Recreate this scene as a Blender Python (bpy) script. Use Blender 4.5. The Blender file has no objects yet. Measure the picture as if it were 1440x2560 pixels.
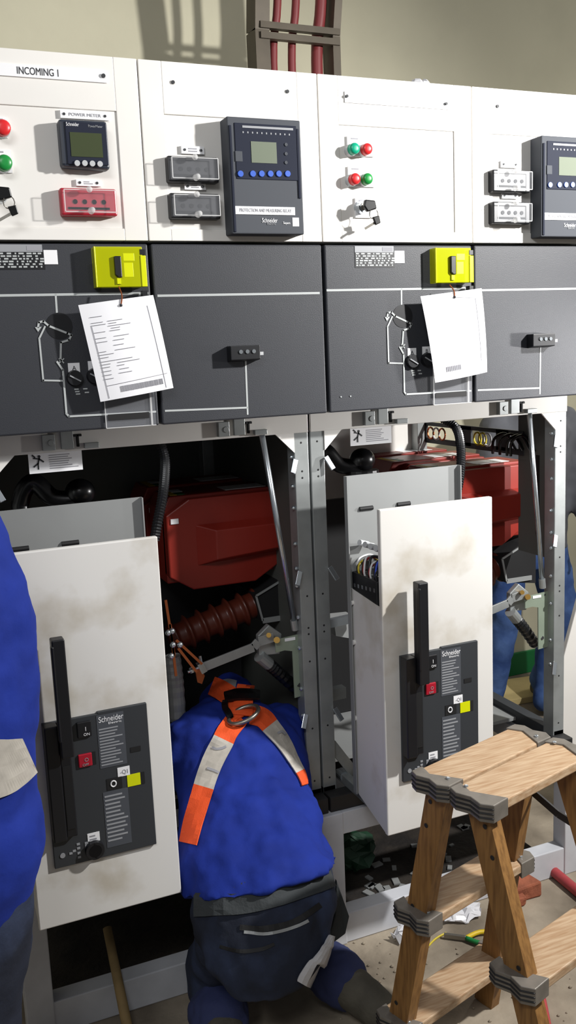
import bpy, bmesh, math, random
from mathutils import Vector as V, Matrix
from mathutils.bvhtree import BVHTree
random.seed(7)
S = bpy.context.scene
COL = S.collection
# ---------------------------------------------------------------- camera
CAM = V((-1.04385, -2.18591, 1.72169)); YAW, PIT, ROL, FPX = .3972, .17139, -.04304, 2314.35
fw = V((math.sin(YAW)*math.cos(PIT), math.cos(YAW)*math.cos(PIT), -math.sin(PIT)))
r0 = V((math.cos(YAW), -math.sin(YAW), 0)); u0 = r0.cross(fw)
rt = r0*math.cos(ROL)+u0*math.sin(ROL); up = u0*math.cos(ROL)-r0*math.sin(ROL)
cd = bpy.data.cameras.new('camera'); co = bpy.data.objects.new('camera', cd); COL.objects.link(co)
co.matrix_world = Matrix(((rt.x, up.x, -fw.x, CAM.x), (rt.y, up.y, -fw.y, CAM.y), (rt.z, up.z, -fw.z, CAM.z), (0, 0, 0, 1)))
cd.sensor_fit = 'VERTICAL'; cd.sensor_height = 36; cd.lens = FPX/2560*36; cd.clip_start = .02; cd.clip_end = 60
S.camera = co
# ---------------------------------------------------------------- light
S.view_settings.view_transform = 'Standard'; S.view_settings.look = 'None'
S.view_settings.gamma = 1; S.view_settings.use_curve_mapping = False; S.view_settings.exposure = 0.0
wd = bpy.data.worlds.new('room_ambient'); S.world = wd; wd.use_nodes = True
wd.node_tree.nodes['Background'].inputs[0].default_value = (.98, .98, .97, 1)
wd.node_tree.nodes['Background'].inputs[1].default_value = .16
def lamp(name, kind, loc, aim, power, col=(1, 1, 1), **kw):
    d = bpy.data.lights.new(name, kind); d.energy = power; d.color = col
    for k, v in kw.items(): setattr(d, k, v)
    o = bpy.data.objects.new(name, d); COL.objects.link(o); o.location = loc
    o.rotation_euler = (V(aim)-V(loc)).to_track_quat('-Z', 'Y').to_euler()
    return o
LAMP = V((1.5, -1.35, 2.55))
lamp('floodlight', 'SPOT', LAMP, (-.1, .25, 1.6), 370, (1, .985, .96), spot_size=math.radians(118), spot_blend=.75, shadow_soft_size=.05)
lamp('front_fill', 'AREA', (-2.0, -3.0, 3.6), (-.3, 0, 1.0), 50, (.96, .98, 1), shape='RECTANGLE', size=1.6, size_y=.5)  # unseen area light, added as soft fill from behind the camera
lamp('header_fill_spot', 'SPOT', (2.3, -.9, 1.58), (.66, .1, 1.44), 230, (1, .985, .97), spot_size=math.radians(32), spot_blend=.8, shadow_soft_size=.06)  # extra spot out of view, added to brighten the header and right post
lamp('rear_lamp', 'POINT', (2.6, .9, 2.1), (0, 0, 0), 26, (1, .97, .9), shadow_soft_size=.12)
# ---------------------------------------------------------------- helpers
def ray(x, y): return fw+rt*((x-720)/FPX)-up*((y-1280)/FPX)
def P(x, y, Y=0.0):
    d = ray(x, y); return CAM+d*((Y-CAM.y)/d.y)
def PZ(x, y, Z=0.0):
    d = ray(x, y); return CAM+d*((Z-CAM.z)/d.z)
def PX(x, y, X=0.0):
    d = ray(x, y); return CAM+d*((X-CAM.x)/d.x)
def lin(c):
    c = c/255; return c/12.92 if c <= .04045 else ((c+.055)/1.055)**2.4
def rgb(r, g, b): return (lin(r), lin(g), lin(b), 1)
class MB:
    def __init__(s): s.bm = bmesh.new()
    def _f(s, vs, m=0):
        try: f = s.bm.faces.new(vs); f.material_index = m; return f
        except ValueError: return None
    def box(s, a, b, m=0):
        x0, x1 = sorted((a[0], b[0])); y0, y1 = sorted((a[1], b[1])); z0, z1 = sorted((a[2], b[2]))
        v = [s.bm.verts.new(p) for p in ((x0,y0,z0),(x1,y0,z0),(x1,y1,z0),(x0,y1,z0),(x0,y0,z1),(x1,y0,z1),(x1,y1,z1),(x0,y1,z1))]
        for q in ((0,3,2,1),(4,5,6,7),(0,1,5,4),(1,2,6,5),(2,3,7,6),(3,0,4,7)): s._f([v[i] for i in q], m)
        return s
    def prism(s, pts, vec, m=0):
        vec = V(vec); a = [s.bm.verts.new(V(p)) for p in pts]; b = [s.bm.verts.new(V(p)+vec) for p in pts]
        n = len(pts); s._f(a[::-1], m); s._f(b, m)
        for i in range(n): s._f([a[i], a[(i+1) % n], b[(i+1) % n], b[i]], m)
        return s
    def bar(s, p0, p1, w, t, side=None, m=0):
        p0, p1 = V(p0), V(p1); d = (p1-p0).normalized()
        side = V(side) if side is not None else (V((0, 0, 1)) if abs(d.z) < .9 else V((1, 0, 0)))
        side = (side-d*side.dot(d)).normalized(); n = d.cross(side)
        pts = [p0+side*w/2+n*t/2, p0-side*w/2+n*t/2, p0-side*w/2-n*t/2, p0+side*w/2-n*t/2]
        return s.prism(pts, p1-p0, m)
    def tube(s, path, r, n=10, m=0, closed=False, cap=True):
        path = [V(p) for p in path]; N = len(path); rs = r if isinstance(r, (list, tuple)) else [r]*N
        rings = []; ref = None
        for i, p in enumerate(path):
            if closed: d = path[(i+1) % N]-path[i-1]
            else: d = path[min(i+1, N-1)]-path[max(i-1, 0)]
            d.normalize()
            if ref is None: ref = V((0, 0, 1)) if abs(d.z) < .9 else V((1, 0, 0))
            a = (ref-d*ref.dot(d)).normalized(); ref = a; b = d.cross(a)
            rings.append([s.bm.verts.new(p+(a*math.cos(k*2*math.pi/n)+b*math.sin(k*2*math.pi/n))*rs[i]) for k in range(n)])
        for i in range(N if closed else N-1):
            A, B = rings[i], rings[(i+1) % N]
            for k in range(n): s._f([A[k], A[(k+1) % n], B[(k+1) % n], B[k]], m)
        if cap and not closed: s._f(rings[0][::-1], m); s._f(rings[-1], m)
        return s
    def cyl(s, p0, p1, r0, r1=None, n=20, m=0): return s.tube([p0, p1], [r0, r0 if r1 is None else r1], n, m)
    def ball(s, c, r, m=0, seg=16):
        rx, ry, rz = r if isinstance(r, (tuple, list)) else (r, r, r)
        res = bmesh.ops.create_uvsphere(s.bm, u_segments=seg, v_segments=max(6, seg//2), radius=1)
        for v in res['verts']: v.co = V((v.co.x*rx, v.co.y*ry, v.co.z*rz))+V(c)
        for f in {f for v in res['verts'] for f in v.link_faces}: f.material_index = m
        return s
    def strip(s, pts, w, Y, t=.0008, m=0):
        "flat painted line in the XZ plane at depth Y"
        for i in range(len(pts)-1):
            a, b = V((pts[i][0], Y, pts[i][1])), V((pts[i+1][0], Y, pts[i+1][1]))
            d = (b-a).normalized(); s.bar(a-d*w*.4, b+d*w*.4, w, t, side=V((-d.z, 0, d.x)), m=m)
        return s
    def loft(s, secs, n=20, m=0):
        "secs: (center, su, sv, uaxis, vaxis)"
        rings = []
        for c, su, sv, ua, va in secs:
            c = V(c); rings.append([s.bm.verts.new(c+V(ua)*su*math.cos(k*2*math.pi/n)+V(va)*sv*math.sin(k*2*math.pi/n)) for k in range(n)])
        for A, B in zip(rings, rings[1:]):
            for k in range(n): s._f([A[k], A[(k+1) % n], B[(k+1) % n], B[k]], m)
        s._f(rings[0][::-1], m); s._f(rings[-1], m); return s
    def build(s, name, mats, parent=None, bev=0, smooth=False, kind=None):
        bmesh.ops.recalc_face_normals(s.bm, faces=s.bm.faces)
        me = bpy.data.meshes.new(name); s.bm.to_mesh(me); s.bm.free()
        for m in (mats if isinstance(mats, (list, tuple)) else [mats]): me.materials.append(m)
        if smooth: me.polygons.foreach_set('use_smooth', [True]*len(me.polygons))
        o = bpy.data.objects.new(name, me); COL.objects.link(o)
        if parent: o.parent = parent; o.matrix_parent_inverse = Matrix.Translation(-parent.location)
        if bev:
            b = o.modifiers.new('bevel', 'BEVEL'); b.width = bev; b.segments = 2; b.limit_method = 'ANGLE'; b.angle_limit = math.radians(40)
        if kind: o['kind'] = kind
        return o
def curved(pts, n=8):
    "Catmull-Rom through the points"
    pts = [V(p) for p in pts]; out = []
    for i in range(len(pts)-1):
        a, b, c, d = pts[max(i-1, 0)], pts[i], pts[i+1], pts[min(i+2, len(pts)-1)]
        for k in range(n):
            t = k/n; out.append(.5*((2*b)+(c-a)*t+(2*a-5*b+4*c-d)*t*t+(3*b-a-3*c+d)*t**3))
    return out+[pts[-1]]
def thing(name, loc, label, cat, group=None):
    o = bpy.data.objects.new(name, None); COL.objects.link(o); o.location = loc; o.empty_display_size = .05
    return tag(o, label, cat, group)
def tag(o, label, cat, group=None):
    o['label'] = label; o['category'] = cat
    if group: o['group'] = group
    return o
def struct(o): o['kind'] = 'structure'; return o
def copy_tree(o, par=None):
    c = o.copy(); COL.objects.link(c)
    if par:
        c.parent = par; c.matrix_parent_inverse = o.matrix_parent_inverse.copy()
    for k in o.children: copy_tree(k, c)
    return c
def letters(txt, loc, size, m, parent, name='lettering', width=None, rot=0, axes=None, t=.0006):
    "text standing in the XZ plane facing -Y, lower left corner at loc"
    cu = bpy.data.curves.new('t', 'FONT'); cu.body = txt; cu.size = size; cu.extrude = t/2
    ob = bpy.data.objects.new('t', cu); COL.objects.link(ob)
    dg = bpy.context.evaluated_depsgraph_get(); me = bpy.data.meshes.new_from_object(ob.evaluated_get(dg))
    bpy.data.objects.remove(ob)
    xs = [v.co.x for v in me.vertices]; sx = 1
    if width and xs: sx = width/(max(xs)-min(xs))
    ca, sa = math.cos(rot), math.sin(rot)
    for v in me.vertices:
        x, y, z = v.co.x*sx, v.co.y, v.co.z
        x, y = x*ca-y*sa, x*sa+y*ca
        v.co = (V(loc)+V(axes[0])*x+V(axes[1])*y) if axes else V((loc[0]+x, loc[1]-z, loc[2]+y))
    me.materials.clear(); me.materials.append(m)
    o = bpy.data.objects.new(name, me); COL.objects.link(o)
    if parent:
        pl = parent.location.copy() if parent.type == 'EMPTY' else V((0, 0, 0))
        o.parent = parent; o.matrix_parent_inverse = Matrix.Translation(-pl)
    return o
# ---------------------------------------------------------------- materials
def mat(name, c, rough=.5, metal=0, noise=0, scale=8, c2=None, bump=0, bscale=60, spec=.5, stretch=None, lo=.4, hi=.65):
    m = bpy.data.materials.new(name); m.use_nodes = True; nt = m.node_tree; b = nt.nodes['Principled BSDF']
    b.inputs['Base Color'].default_value = c; b.inputs['Roughness'].default_value = rough; b.inputs['Metallic'].default_value = metal
    b.inputs['Specular IOR Level'].default_value = spec
    tc = nt.nodes.new('ShaderNodeTexCoord'); src = tc.outputs['Object']
    if stretch:
        mp = nt.nodes.new('ShaderNodeMapping'); mp.inputs['Scale'].default_value = stretch; nt.links.new(src, mp.inputs[0]); src = mp.outputs[0]
    if noise or c2:
        n = nt.nodes.new('ShaderNodeTexNoise'); n.inputs['Scale'].default_value = scale; n.inputs['Detail'].default_value = 6
        nt.links.new(src, n.inputs['Vector'])
        r = nt.nodes.new('ShaderNodeValToRGB'); r.color_ramp.elements[0].position = lo; r.color_ramp.elements[1].position = hi
        k = 1-noise
        r.color_ramp.elements[0].color = c; r.color_ramp.elements[1].color = c2 or (c[0]*k, c[1]*k, c[2]*k, 1)
        nt.links.new(n.outputs['Fac'], r.inputs[0]); nt.links.new(r.outputs[0], b.inputs['Base Color'])
    if bump:
        n2 = nt.nodes.new('ShaderNodeTexNoise'); n2.inputs['Scale'].default_value = bscale; n2.inputs['Detail'].default_value = 4
        nt.links.new(src, n2.inputs['Vector'])
        bp = nt.nodes.new('ShaderNodeBump'); bp.inputs['Strength'].default_value = bump; bp.inputs['Distance'].default_value = .01
        nt.links.new(n2.outputs['Fac'], bp.inputs['Height']); nt.links.new(bp.outputs[0], b.inputs['Normal'])
    return m
def clear(name, c, alpha=.35, rough=.15):
    m = bpy.data.materials.new(name); m.use_nodes = True; nt = m.node_tree; b = nt.nodes['Principled BSDF']
    b.inputs['Base Color'].default_value = c; b.inputs['Roughness'].default_value = rough; b.inputs['Alpha'].default_value = alpha
    return m
M = {}
M['white'] = mat('white_powder_coat', rgb(232, 229, 224), .45, noise=.06, scale=3)
M['cart'] = mat('soiled_white_coat', rgb(222, 220, 216), .5, c2=rgb(194, 187, 174), scale=6.5, lo=.54, hi=.72)
M['plate'] = mat('engraved_plate_white', rgb(240, 240, 242), .3)
M['ink'] = mat('black_ink', rgb(40, 42, 46), .6)
M['inkgrey'] = mat('grey_print', rgb(150, 150, 156), .7)
M['black'] = mat('black_textured_paint', rgb(46, 48, 54), .5, bump=.12, bscale=500)
M['blackplastic'] = mat('black_plastic', rgb(22, 23, 27), .4)
M['cover'] = mat('charcoal_plastic', rgb(50, 53, 57), .5)
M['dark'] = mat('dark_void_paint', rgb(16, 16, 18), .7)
M['meter'] = mat('slate_plastic', rgb(44, 50, 62), .45)
M['bezel'] = mat('relay_bezel', rgb(36, 40, 54), .65, spec=.15)
M['relay'] = mat('relay_grey', rgb(76, 79, 85), .7, spec=.25)
M['lcd'] = mat('lcd_olive', rgb(66, 74, 50), .25)
M['lcd2'] = mat('lcd_grey_green', rgb(112, 120, 104), .6, spec=.2)
M['bluebtn'] = mat('blue_button', rgb(50, 92, 190), .4)
M['keygrey'] = mat('grey_key', rgb(186, 188, 190), .4)
M['redbtn'] = mat('red_button', rgb(214, 40, 44), .35)
M['greenbtn'] = mat('green_button', rgb(28, 140, 62), .35)
M['tealbtn'] = mat('teal_button', rgb(0, 158, 122), .35)
M['redblock'] = mat('crimson_terminal', rgb(170, 22, 44), .4)
M['clear'] = clear('clear_cover', rgb(225, 228, 235), .07, .08)
M['clearknob'] = clear('clear_knob', rgb(240, 240, 240), .45, .1)
M['yellow'] = clear('yellow_acrylic', rgb(196, 202, 6), .72, .15)
M['yellow2'] = mat('yellow_solid', rgb(214, 220, 10), .3)
M['mimic'] = mat('mimic_line', rgb(178, 182, 182), .5)
M['silver'] = mat('printed_silver', rgb(150, 152, 156), .45)
M['paper'] = mat('paper', rgb(246, 246, 250), .7)
M['galv'] = mat('galvanised_steel', rgb(168, 172, 172), .42, .55, noise=.18, scale=14)
M['zinc'] = mat('zinc_plate', rgb(205, 212, 218), .22, .9)
M['greenzinc'] = mat('passivated_zinc', rgb(160, 174, 156), .4, .45, noise=.1, scale=10)
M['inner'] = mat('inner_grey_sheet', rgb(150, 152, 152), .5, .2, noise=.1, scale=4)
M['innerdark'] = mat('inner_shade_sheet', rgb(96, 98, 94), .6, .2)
M['base'] = mat('black_channel', rgb(34, 33, 34), .5)
M['plinth'] = mat('plinth_grey_paint', rgb(206, 208, 214), .5, noise=.2, scale=6)
M['red'] = mat('red_epoxy', rgb(136, 38, 28), .38, noise=.12, scale=5)
M['brown'] = mat('brown_epoxy', rgb(92, 40, 28), .35)
M['copper'] = mat('copper', rgb(190, 110, 70), .35, .9)
M['brass'] = mat('brass', rgb(190, 150, 80), .3, .9)
M['rubber'] = mat('black_rubber', rgb(14, 14, 16), .28)
M['hose'] = mat('black_conduit', rgb(20, 21, 24), .35)
M['jacket'] = mat('royal_blue_twill', rgb(24, 46, 136), .85, noise=.22, scale=9, bump=.25, bscale=24, spec=.25)
M['orange'] = mat('orange_webbing', rgb(232, 84, 30), .75, bump=.2, bscale=300)
M['reflect'] = mat('grey_reflective_label', rgb(188, 182, 172), .55, noise=.15, scale=40)
M['steel'] = mat('forged_steel', rgb(150, 146, 138), .35, .85)
M['denim'] = mat('dark_denim', rgb(36, 40, 52), .85, c2=rgb(56, 66, 92), scale=6, bump=.3, bscale=30, spec=.2)
M['navy'] = mat('navy_cuff', rgb(44, 52, 92), .85, bump=.25, bscale=40)
M['jeans'] = mat('blue_jeans', rgb(52, 76, 128), .85, c2=rgb(84, 112, 164), scale=7, bump=.3, bscale=30, spec=.2)
M['grey'] = mat('grey_shirt', rgb(96, 98, 104), .85, bump=.2, bscale=20)
M['skin'] = mat('skin', rgb(160, 112, 84), .55)
M['hair'] = mat('black_hair', rgb(22, 18, 16), .6, bump=.5, bscale=200)
M['boot'] = mat('dusty_boot', rgb(84, 80, 70), .8, noise=.35, scale=14, bump=.3)
M['palef'] = mat('pale_lining', rgb(190, 190, 194), .8, bump=.2)
M['belt'] = mat('charcoal_knit', rgb(50, 54, 56), .85, bump=.2, bscale=200)
M['wood'] = mat('worn_pine', rgb(188, 162, 132), .55, c2=rgb(160, 126, 92), scale=5, stretch=(3, 30, 30), bump=.1, lo=.35, hi=.7)
M['wood2'] = mat('varnished_leg', rgb(146, 106, 58), .5, c2=rgb(108, 74, 38), scale=6, stretch=(20, 20, 2), bump=.1, lo=.4, hi=.72)
M['cast'] = mat('cast_bracket', rgb(128, 122, 114), .5, .35, noise=.2, scale=30)
M['wall'] = mat('cream_plaster', rgb(208, 203, 178), .8, noise=.1, scale=2.2, bump=.08, bscale=30)
M['skirt'] = mat('green_skirting', rgb(18, 112, 58), .5)
M['concrete'] = mat('dusty_concrete', rgb(164, 152, 134), .9, c2=rgb(112, 102, 88), scale=4, bump=.4, bscale=30, lo=.38, hi=.68)
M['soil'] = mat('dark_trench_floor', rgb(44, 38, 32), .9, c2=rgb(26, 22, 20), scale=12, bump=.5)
M['traym'] = mat('brown_tray_steel', rgb(84, 76, 64), .55, .3, noise=.2, scale=10)
M['redcable'] = mat('dark_red_cable', rgb(120, 46, 48), .5)
M['pipe'] = mat('red_conduit', rgb(176, 66, 70), .6, noise=.2, scale=20)
M['film'] = clear('crumpled_film', rgb(236, 236, 240), .75, .25)
M['brick'] = mat('broken_brick', rgb(160, 92, 66), .9, noise=.3, scale=20, bump=.5)
M['stick'] = mat('stick_wood', rgb(150, 126, 84), .8, noise=.3, scale=20)
M['cardboard'] = mat('cardboard', rgb(206, 186, 132), .9, noise=.15, scale=8)
M['green'] = mat('green_grip', rgb(26, 122, 60), .5)
M['sack'] = mat('dark_green_sack', rgb(16, 54, 34), .6)
M['ygrip'] = mat('yellow_grip', rgb(214, 182, 30), .5)
M['wred'] = mat('red_wire', rgb(200, 30, 40), .5)
M['wblue'] = mat('blue_wire', rgb(40, 70, 190), .5)
M['wwhite'] = mat('white_wire', rgb(220, 220, 220), .5)
M['wyellow'] = mat('yellow_wire', rgb(200, 180, 50), .5)
# ---------------------------------------------------------------- setting
WY = 1.65
struct(MB().box((-7, -6, -.06), (7, WY+.2, 0)).build('floor', M['concrete']))
struct(MB().box((-7, WY, 0), (7, WY+.2, 4.2)).build('wall_back', M['wall']))
struct(MB().box((-7, WY-.015, 0), (7, WY, .12)).build('baseboard_back', M['skirt'], bev=.003))
TOP, LVB, MB_B = 2.39, 1.988, 1.560          # heights of the cabinet top, instrument boxes and mimic panels
# ---------------------------------------------------------------- plinth frame and cubicle frames
XS = -.014; PITCH = .868
def frame(xl, xr, label, right_open):
    t = thing('cubicle_frame', ((xl+xr)/2, .1, .4), label, 'cabinet', 'switchgear cubicle frames')
    Yf, Yb = .10, .96
    pw = .042
    for s, x0 in ((-1, xl), (1, xr-pw)):
        for (y0, y1) in ((Yf, Yf+.05), (Yb-.05, Yb)):
            m = MB()
            m.box((x0, y0, .455), (x0+pw, y1, 1.60))
            if y0 == Yf:
                for z in (1.478, 1.400, 1.382, .958, .940, 1.05, .86, .66, .50):
                    m.cyl((x0+pw/2, y0-.001, z), (x0+pw/2, y0+.004, z), .0034, n=10, m=1)
            m.build('post', [M['galv'], M['dark']], t, bev=.002)
        if True:  # latches
            for z in (1.435, 1.125, .71):
                xi = x0+(pw if s < 0 else 0)
                MB().bar((xi, Yf-.006, z), (xi-s*.016, Yf-.02, z-.035), .014, .006, side=(1, 0, 0)).build('latch', M['zinc'], t, bev=.001)
    MB().box((xl, Yf-.004, 1.505), (xr, Yf+.05, 1.60)).build('header', M['white'], t, bev=.002)
    for x0 in (xl+.16, xr-.26):
        m = MB(); m.box((x0, Yf-.02, 1.512), (x0+.03, Yf-.004, 1.55)); m.box((x0+.045, Yf-.014, 1.512), (x0+.075, Yf-.004, 1.555)); m.box((x0+.083, Yf-.012, 1.515), (x0+.089, Yf-.003, 1.545), 1); m.box((x0+.076, Yf-.012, 1.54), (x0+.096, Yf-.003, 1.546), 1)
        m.cyl((x0+.02, Yf-.022, 1.53), (x0+.02, Yf-.01, 1.53), .008, n=10); m.box((x0+.10, Yf-.02, 1.510), (x0+.135, Yf-.004, 1.523))
        m.build('hinge_bracket', [M['galv'], M['dark']], t, bev=.001)
    for s, x0 in ((1, xl+pw), (-1, xr-pw)):
        MB().prism([(x0, Yf-.003, 1.51), (x0+s*.058, Yf-.003, 1.51), (x0, Yf-.003, 1.452)], (0, .006, 0)).build('gusset', M['white'], t)
    # lower rails
    MB().box((xl, .055, .415), (xr, .10, .462)).build('base_channel', M['base'], t, bev=.003)
    for x0 in (xl, xr-.04): MB().box((x0, .10, .425), (x0+.04, Yb, .475)).build('side_rail', M['cover'], t, bev=.002)
    m = MB(); m.box((xl+.04, .30, .44), (xr-.04, Yb, .452))
    for i in range(7): m.box((xr-.30+.03*i, .34+.05*(i % 3), .451), (xr-.285+.03*i, .355+.05*(i % 3), .454), 1)
    m.build('floor_plate', [M['inner'], M['dark']], t)
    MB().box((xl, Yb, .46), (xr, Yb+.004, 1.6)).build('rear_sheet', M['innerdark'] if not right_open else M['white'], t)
    MB().box((xl, .06, 1.60), (xr, Yb, 1.606)).build('roof_sheet', M['inner'], t)
    MB().box((xl, .15, .46), (xl+.003, Yb-.05, 1.6)).build('side_sheet', M['inner'], t)
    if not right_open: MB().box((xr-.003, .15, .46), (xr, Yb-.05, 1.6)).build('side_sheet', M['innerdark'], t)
    else:
        m = MB(); m.box((xr-.006, .15, 1.03), (xr-.003, .33, 1.6)); m.box((xr-.009, .22, 1.1), (xr-.006, .235, 1.36), 1)
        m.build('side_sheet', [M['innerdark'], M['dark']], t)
    for z in (1.44, 1.36, 1.30, 1.2, 1.13, 1.08, .99, .9, .78, .7): MB().ball((xr-pw-.004, Yf+.012, z), (.006, .006, .006), seg=8).build('rivet', M['zinc'], t)
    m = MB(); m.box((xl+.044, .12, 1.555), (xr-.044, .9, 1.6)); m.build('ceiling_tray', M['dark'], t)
    return t
frame(XS-PITCH, XS-.003, 'open left cubicle frame of galvanised posts, dark inside, above the kneeling worker', False)
frame(XS+.003, XS+PITCH, 'open right cubicle frame of galvanised posts with bright header, behind the step ladder', True)
pt = thing('plinth', (0, .04, 0), 'pale grey steel base frame under the cubicles, dark openings at floor level', 'base frame')
XL, XR = XS-PITCH-.01, XS+PITCH+.02
for x0, x1 in ((XL, XL+.07), (XS-.035, XS+.035), (XR-.06, XR)):
    for y0 in (.04, .90): MB().box((x0, y0, 0), (x1, y0+.06, .415)).build('leg', M['plinth'], pt, bev=.003)
for z0, z1 in ((0.0, .095), (.345, .415)):
    MB().box((XL+.002, .044, z0+.001), (XR-.002, .098, z1-.001)).build('rail', M['plinth'], pt, bev=.003)
    MB().box((XL, .90, z0+.001), (XR, .96, z1)).build('rail', M['plinth'], pt, bev=.003)
for x0 in (XL, XR-.06): MB().box((x0, .1, .35), (x0+.06, .9, .41)).build('rail', M['plinth'], pt, bev=.003)
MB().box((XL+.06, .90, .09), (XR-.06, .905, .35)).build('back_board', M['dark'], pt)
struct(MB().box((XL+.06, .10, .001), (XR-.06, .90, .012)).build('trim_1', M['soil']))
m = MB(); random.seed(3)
for i in range(46):  # flat pale pieces imitate patches of light on the trench floor
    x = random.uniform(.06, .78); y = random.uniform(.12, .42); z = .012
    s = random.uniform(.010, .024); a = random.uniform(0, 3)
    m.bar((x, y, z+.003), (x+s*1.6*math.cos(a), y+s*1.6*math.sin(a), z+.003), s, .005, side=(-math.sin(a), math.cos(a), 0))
tag(m.build('light_patches', M['inner'], kind='stuff'), 'pale pieces standing in for light patches on dark ground under the right cubicle', 'light_patches')
# ---------------------------------------------------------------- instrument boxes
def plate_lines(m, x0, x1, z0, z1, Y, n, mi=1, fill=.9):
    h = (z1-z0)/n
    for i in range(n):
        zz = z1-(i+.5)*h; a = x0+(x1-x0)*.05; w = (x1-x0)*fill*random.uniform(.6, 1)
        m.box((a, Y-.0006, zz-h*.2), (a+w, Y, zz+h*.2), mi)
def rect(x0, y0, x1, y1, Y): a = P(x0, y0, Y); b = P(x1, y1, Y); return a.x, b.z, b.x, a.z
MI = P(410, 285, 0); TOPIN = MI.z; MARG = MI.x+.45
def box_door(xl, label):
    xr = xl+.45
    t = thing('instrument_compartment', (xl+.225, 0, LVB), label, 'cabinet', 'white instrument compartments along the top')
    g = .0015; a, b = xl+MARG, xr-MARG
    m = MB(); m.box((xl+g, .05, LVB+.004), (xr-g, .5, TOP)); m.build('housing', M['white'], t, bev=.003)
    m = MB()
    for q in ((xl+g, LVB+.003, a, TOP), (b, LVB+.003, xr-g, TOP), (a, TOPIN, b, TOP), (a, LVB+.003, b, LVB+.03)):
        m.box((q[0], 0, q[1]), (q[2], .05, q[3]))
    m.box((a, .0035, LVB+.03), (b, .05, TOPIN))
    m.build('door', M['white'], t, bev=.0015)
    return t
def screw(m, x, z, Y=-.001, r=.0042, mi=0): m.cyl((x, 0, z), (x, Y-.002, z), r, n=10, m=mi)
def tagplate(t, x0, y0, x1, y1, txt=None):
    X0, Z0, X1, Z1 = rect(x0, y0, x1, y1, -.003)
    m = MB(); m.box((X0, -.003, Z0), (X1, .004, Z1)); zc = (Z0+Z1)/2
    for x in (X0+.008, X1-.008): m.cyl((x, 0, zc), (x, -.0045, zc), .003, n=8, m=1)
    o = m.build('tag_plate', [M['plate'], M['ink']], t)
    if txt: letters(txt, (X0+.018, -.0035, zc-.003), .009, M['inkgrey'], o, width=(X1-X0)-.036)
    else:
        q = MB(); plate_lines(q, X0+.016, X1-.016, Z0+.003, Z1-.003, -.0032, 2, 0); q.build('print', M['inkgrey'], o)
def terminal(t, x0, y0, x1, y1, body, name='test_terminal'):
    X0, Z0, X1, Z1 = rect(x0, y0, x1, y1, -.035)
    o = MB().box((X0, -.022, Z0), (X1, .004, Z1)).build(name, body, t, bev=.004)
    m = MB(); w = X1-X0; h = Z1-Z0
    for i in range(4):
        cx = X0+w*(.25+.17*i); m.cyl((cx, -.022, Z0+h*.5), (cx, -.0235, Z0+h*.5), h*.09, n=10)
    m.box((X0+w*.12, -.0235, Z0+h*.22), (X0+w*.86, -.022, Z0+h*.3))
    m.build('socket', M['ink'], o)
    m = MB(); m.box((X0+.004, -.036, Z0+.004), (X1-.004, -.0235, Z1-.004)); m.build('clear_cover', M['clear'], o, bev=.003)
    m = MB()
    for z in (Z0+.006, Z1-.006): m.box((X0+.006, -.0375, z-.001), (X1-.006, -.036, z+.001))
    for x in (X0+.006, X1-.006): m.box((x-.001, -.0375, Z0+.006), (x+.001, -.036, Z1-.006))
    m.build('cover_rim', M['clearknob'], o)
    cx = (X0+X1)/2
    MB().cyl((cx, -.036, Z0+h*.14), (cx, -.052, Z0+h*.14), .008, .006, n=14).build('thumb_screw', M['clearknob'], o, smooth=True)
    MB().ball((cx-.002, -.043, Z1-h*.1), (.007, .008, .007), seg=10).build('hinge_knob', M['clearknob'], o, smooth=True)
def button(t, x, y, mt, Y=-.03, r=.0135):
    c = P(x, y, Y)
    o = MB().cyl((c.x, 0.004, c.z), (c.x, -.012, c.z), r*1.12, r*1.05, n=24).build('push_button', M['keygrey'], t)
    m = MB(); m.tube([(c.x, -.010, c.z), (c.x, -.026, c.z), (c.x, -.03, c.z), (c.x, -.031, c.z)], [r, r, r*.8, r*.3], 24); m.build('lens', mt, o, smooth=True)
def btn_plate(t, x0, y0, x1, y1):
    X0, Z0, X1, Z1 = rect(x0, y0, x1, y1, -.002)
    o = MB().box((X0, -.002, Z0), (X1, .004, Z1)).build('legend_plate', M['plate'], t)
    q = MB(); q.box((X0+.01, -.0026, Z1-.007), (X0+.03, -.002, Z1-.004)); q.build('print', M['inkgrey'], o)
# column 1: power meter, red test terminal
t1 = box_door(-.9, 'white instrument compartment marked INCOMING 1, with square power meter and red terminal')
X0, Z0, X1, Z1 = rect(-130, 147, 267, 207, -.004)
npz = MB().box((X0, -.004, Z0), (X1, 0, Z1)).build('name_plate', M['plate'], t1)
c = P(258, 190, -.004); MB().cyl((c.x, 0, c.z), (c.x, -.008, c.z), .0045, n=10).build('screw', M['ink'], npz)
a = P(42, 184, -.0045); b = P(145, 187, -.0045)
letters('INCOMING 1', (a.x, -.0045, a.z), .0215, M['ink'], npz, width=b.x-a.x)
tagplate(t1, 150, 274, 272, 301, 'POWER METER')
X0, Z0, X1, Z1 = rect(146, 296, 276, 424, -.03)
o = MB().prism([(X0, -.03, Z0+.004), (X1, -.03, Z0), (X1, -.03, Z1), (X0, -.03, Z1)], (0, .034, 0)).build('power_meter', M['meter'], t1, bev=.006)
X0, Z0, X1, Z1 = rect(161, 303, 273, 428, -.032); MB().box((X0, -.0325, Z0+.012), (X1, -.0295, Z1)).build('bezel', M['bezel'], o, bev=.002)
X0, Z0, X1, Z1 = rect(174, 330, 258, 394, -.033); MB().box((X0, -.0335, Z0), (X1, -.032, Z1)).build('screen', M['lcd'], o)
for x, y in ((193, 408), (212, 408), (231, 409), (250, 410)):
    c = P(x, y, -.034); MB().cyl((c.x, -.032, c.z), (c.x, -.036, c.z), .0062, n=14).build('key', M['keygrey'], o)
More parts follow.
